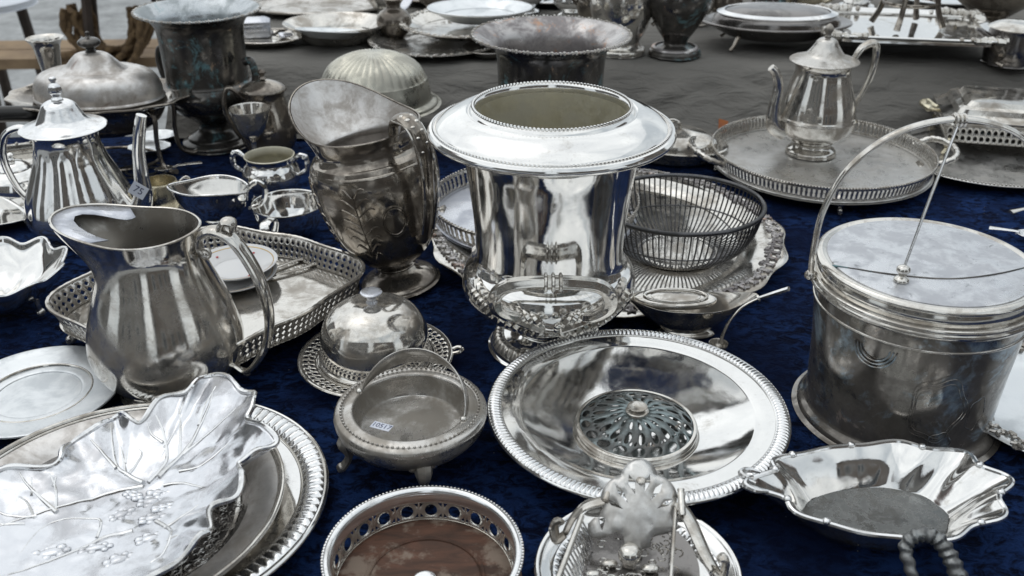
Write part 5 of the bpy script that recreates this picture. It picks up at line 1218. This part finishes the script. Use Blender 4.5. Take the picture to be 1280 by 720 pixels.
for i, (px_, py_, r_, h_, m_, nm, lab) in enumerate(((655, 14, .045, .07, 'bright', 'cream_bowl', 'bright round bowl behind the broad urn rim'), (715, 20, .040, .06, 'polished', 'sauce_bowl', 'polished sauce bowl between the broad urn and the dark ewer'), (480, 16, .040, .085, 'worn', 'milk_jug', 'silver milk jug between the far platters'),
        (545, 14, .038, .06, 'tarnished', 'mustard_pot', 'dark mustard pot behind the pile of cast edge plates'), (868, 30, .036, .08, 'worn', 'water_jug', 'grey water jug behind the iridescent vase'), (1070, 8, .05, .08, 'polished', 'wine_bowl', 'polished bowl behind the burner stand'), (1222, 22, .035, .07, 'dull', 'pepper_pot', 'dull pot between the rectangular tray and the punch bowl'))):
    q = P(px_, py_, Z1)
    t = thing(nm, lab, 'pot', (q.x, q.y, Z1), i*.8)
    MB().lathe(prof([(0, 0), (r_*.7, 0), (r_*.75, .004), (r_*.55, .010), (r_, h_*.45), (r_*.95, h_*.75), (r_*.85, h_*.9), (r_*1.02, h_), (r_*.97, h_), (r_*.8, h_*.88), (0, h_*.5)], 4), 56).build('body', m_, t)
    MB().tube([(r_*.85, -.006, h_*.85), (r_*1.5, -.012, h_*.95), (r_*1.6, -.012, h_*.55), (r_*.95, -.006, h_*.35)], [.003, .004, .004, .003], 8, 5).build('handle', m_, t)
plate('silver plate lying behind the tankard and urn', 690, 3, .11, 'polished', sy=.7, name='oval_plate')
plate('round dish with pale centre behind the rectangular tray', 1180, 4, .10, 'pale_plate', sy=.8, name='round_dish', cat='dish')

simple('orange_card', (.42, .13, .03), .7, col2=(.34, .11, .04), scale=60)
q = PY(900, 156, 1.622)
oc_ = MB(); oc_.add([(-.008, 0, -.016), (.006, 0, -.016), (.012, 0, .012), (-.004, 0, .017)], [(0, 1, 2, 3)])
o = oc_.build('orange_scrap', 'orange_card', solid=.001, smooth=False); o.location = (q.x, q.y-.016, q.z); o.rotation_euler = (R(-42), 0, 0)
tag(o, 'small orange scrap stuck on the brown cloth slope', 'scrap')
# ================================================================== BEHIND THE STALL
GZ = -.75
bn = thing('wooden_bench', 'weathered plank bench on the pavement behind the stall', 'bench', (P(100, 62, -.30).x-.25, P(100, 62, -.30).y, GZ), R(3))
for j in range(2):
    MB().box(-1.25, 1.0, -.135+.14*j, -.005+.14*j, .415, .45).build('plank', 'plank_wood', bn, smooth=False)
for x in (-1.0, .8):
    for y in (-.10, .10): MB().box(x-.03, x+.03, y-.025, y+.025, 0, .415).build('leg', 'dark_wood', bn, smooth=False)
    MB().box(x-.02, x+.02, -.075, .075, .30, .36).build('cross_rail', 'dark_wood', bn, smooth=False)
q = P(168, 72, -.30)
ps = thing('stool', 'dark wooden stool standing on the bench holding the rope', 'stool', (q.x, q.y, GZ+.45), R(10))
for x in (-1, 1):
    for y in (-1, 1): MB().tube([(x*.13, y*.045, 0), (x*.10, y*.04, .30)], .016, 8, 2).build('leg', 'dark_wood', ps)
MB().lathe([(0, .30), (.14, .30), (.15, .31), (.15, .325), (.14, .335), (0, .335)], 40).build('seat', 'dark_wood', ps)
rp_ = thing('rope_coil', 'thick brown rope coil hanging over the bench', 'rope', PY(148, 76, P(150, 62, -.30).y-.14))
for i in range(9):
    f = i/8-.5; pts = []
    for u in range(13):
        b = -pi*1.06+pi*1.12*u/12
        pts.append(((.105+.060*f)*math.cos(b)+.008*math.sin(u*1.7+i), .03*math.sin(u*.9+i*1.3)-.012*i*.3, .155+(.140+.050*f)*math.sin(b)+.006*math.cos(u*2.1+i)))
    MB().tube(pts, .011, 9, 6, sec=lambda u, a: 1+.10*math.cos(3*a+u*120)).build('strand', 'rope_fibre', rp_)
MB().tube([(-.06, -.02, .045), (-.13, -.03, .028), (-.20, -.02, .018), (-.27, .0, .014)], [.016, .017, .016, .012], 9, 6, sec=lambda u, a: 1+.10*math.cos(3*a+u*60)).build('strand', 'rope_fibre', rp_)
q = P(-14, 40, -.30)
ws = thing('white_stool', 'white plastic stool with dark legs on the pavement at the corner', 'stool', P(-30, -2, -.22)-Vector((0, 0, .53)))
MB().lathe(prof([(0, .50), (.20, .50), (.215, .505), (.215, .52), (.20, .53), (0, .532)], 4), 64).build('seat', 'white_plastic', ws)
for a in (R(20), R(110), R(200), R(290)): MB().tube([(.15*math.cos(a), .15*math.sin(a), .50), (.19*math.cos(a), .19*math.sin(a), 0)], .022, 8, 1).build('leg', 'dark_wood', ws)
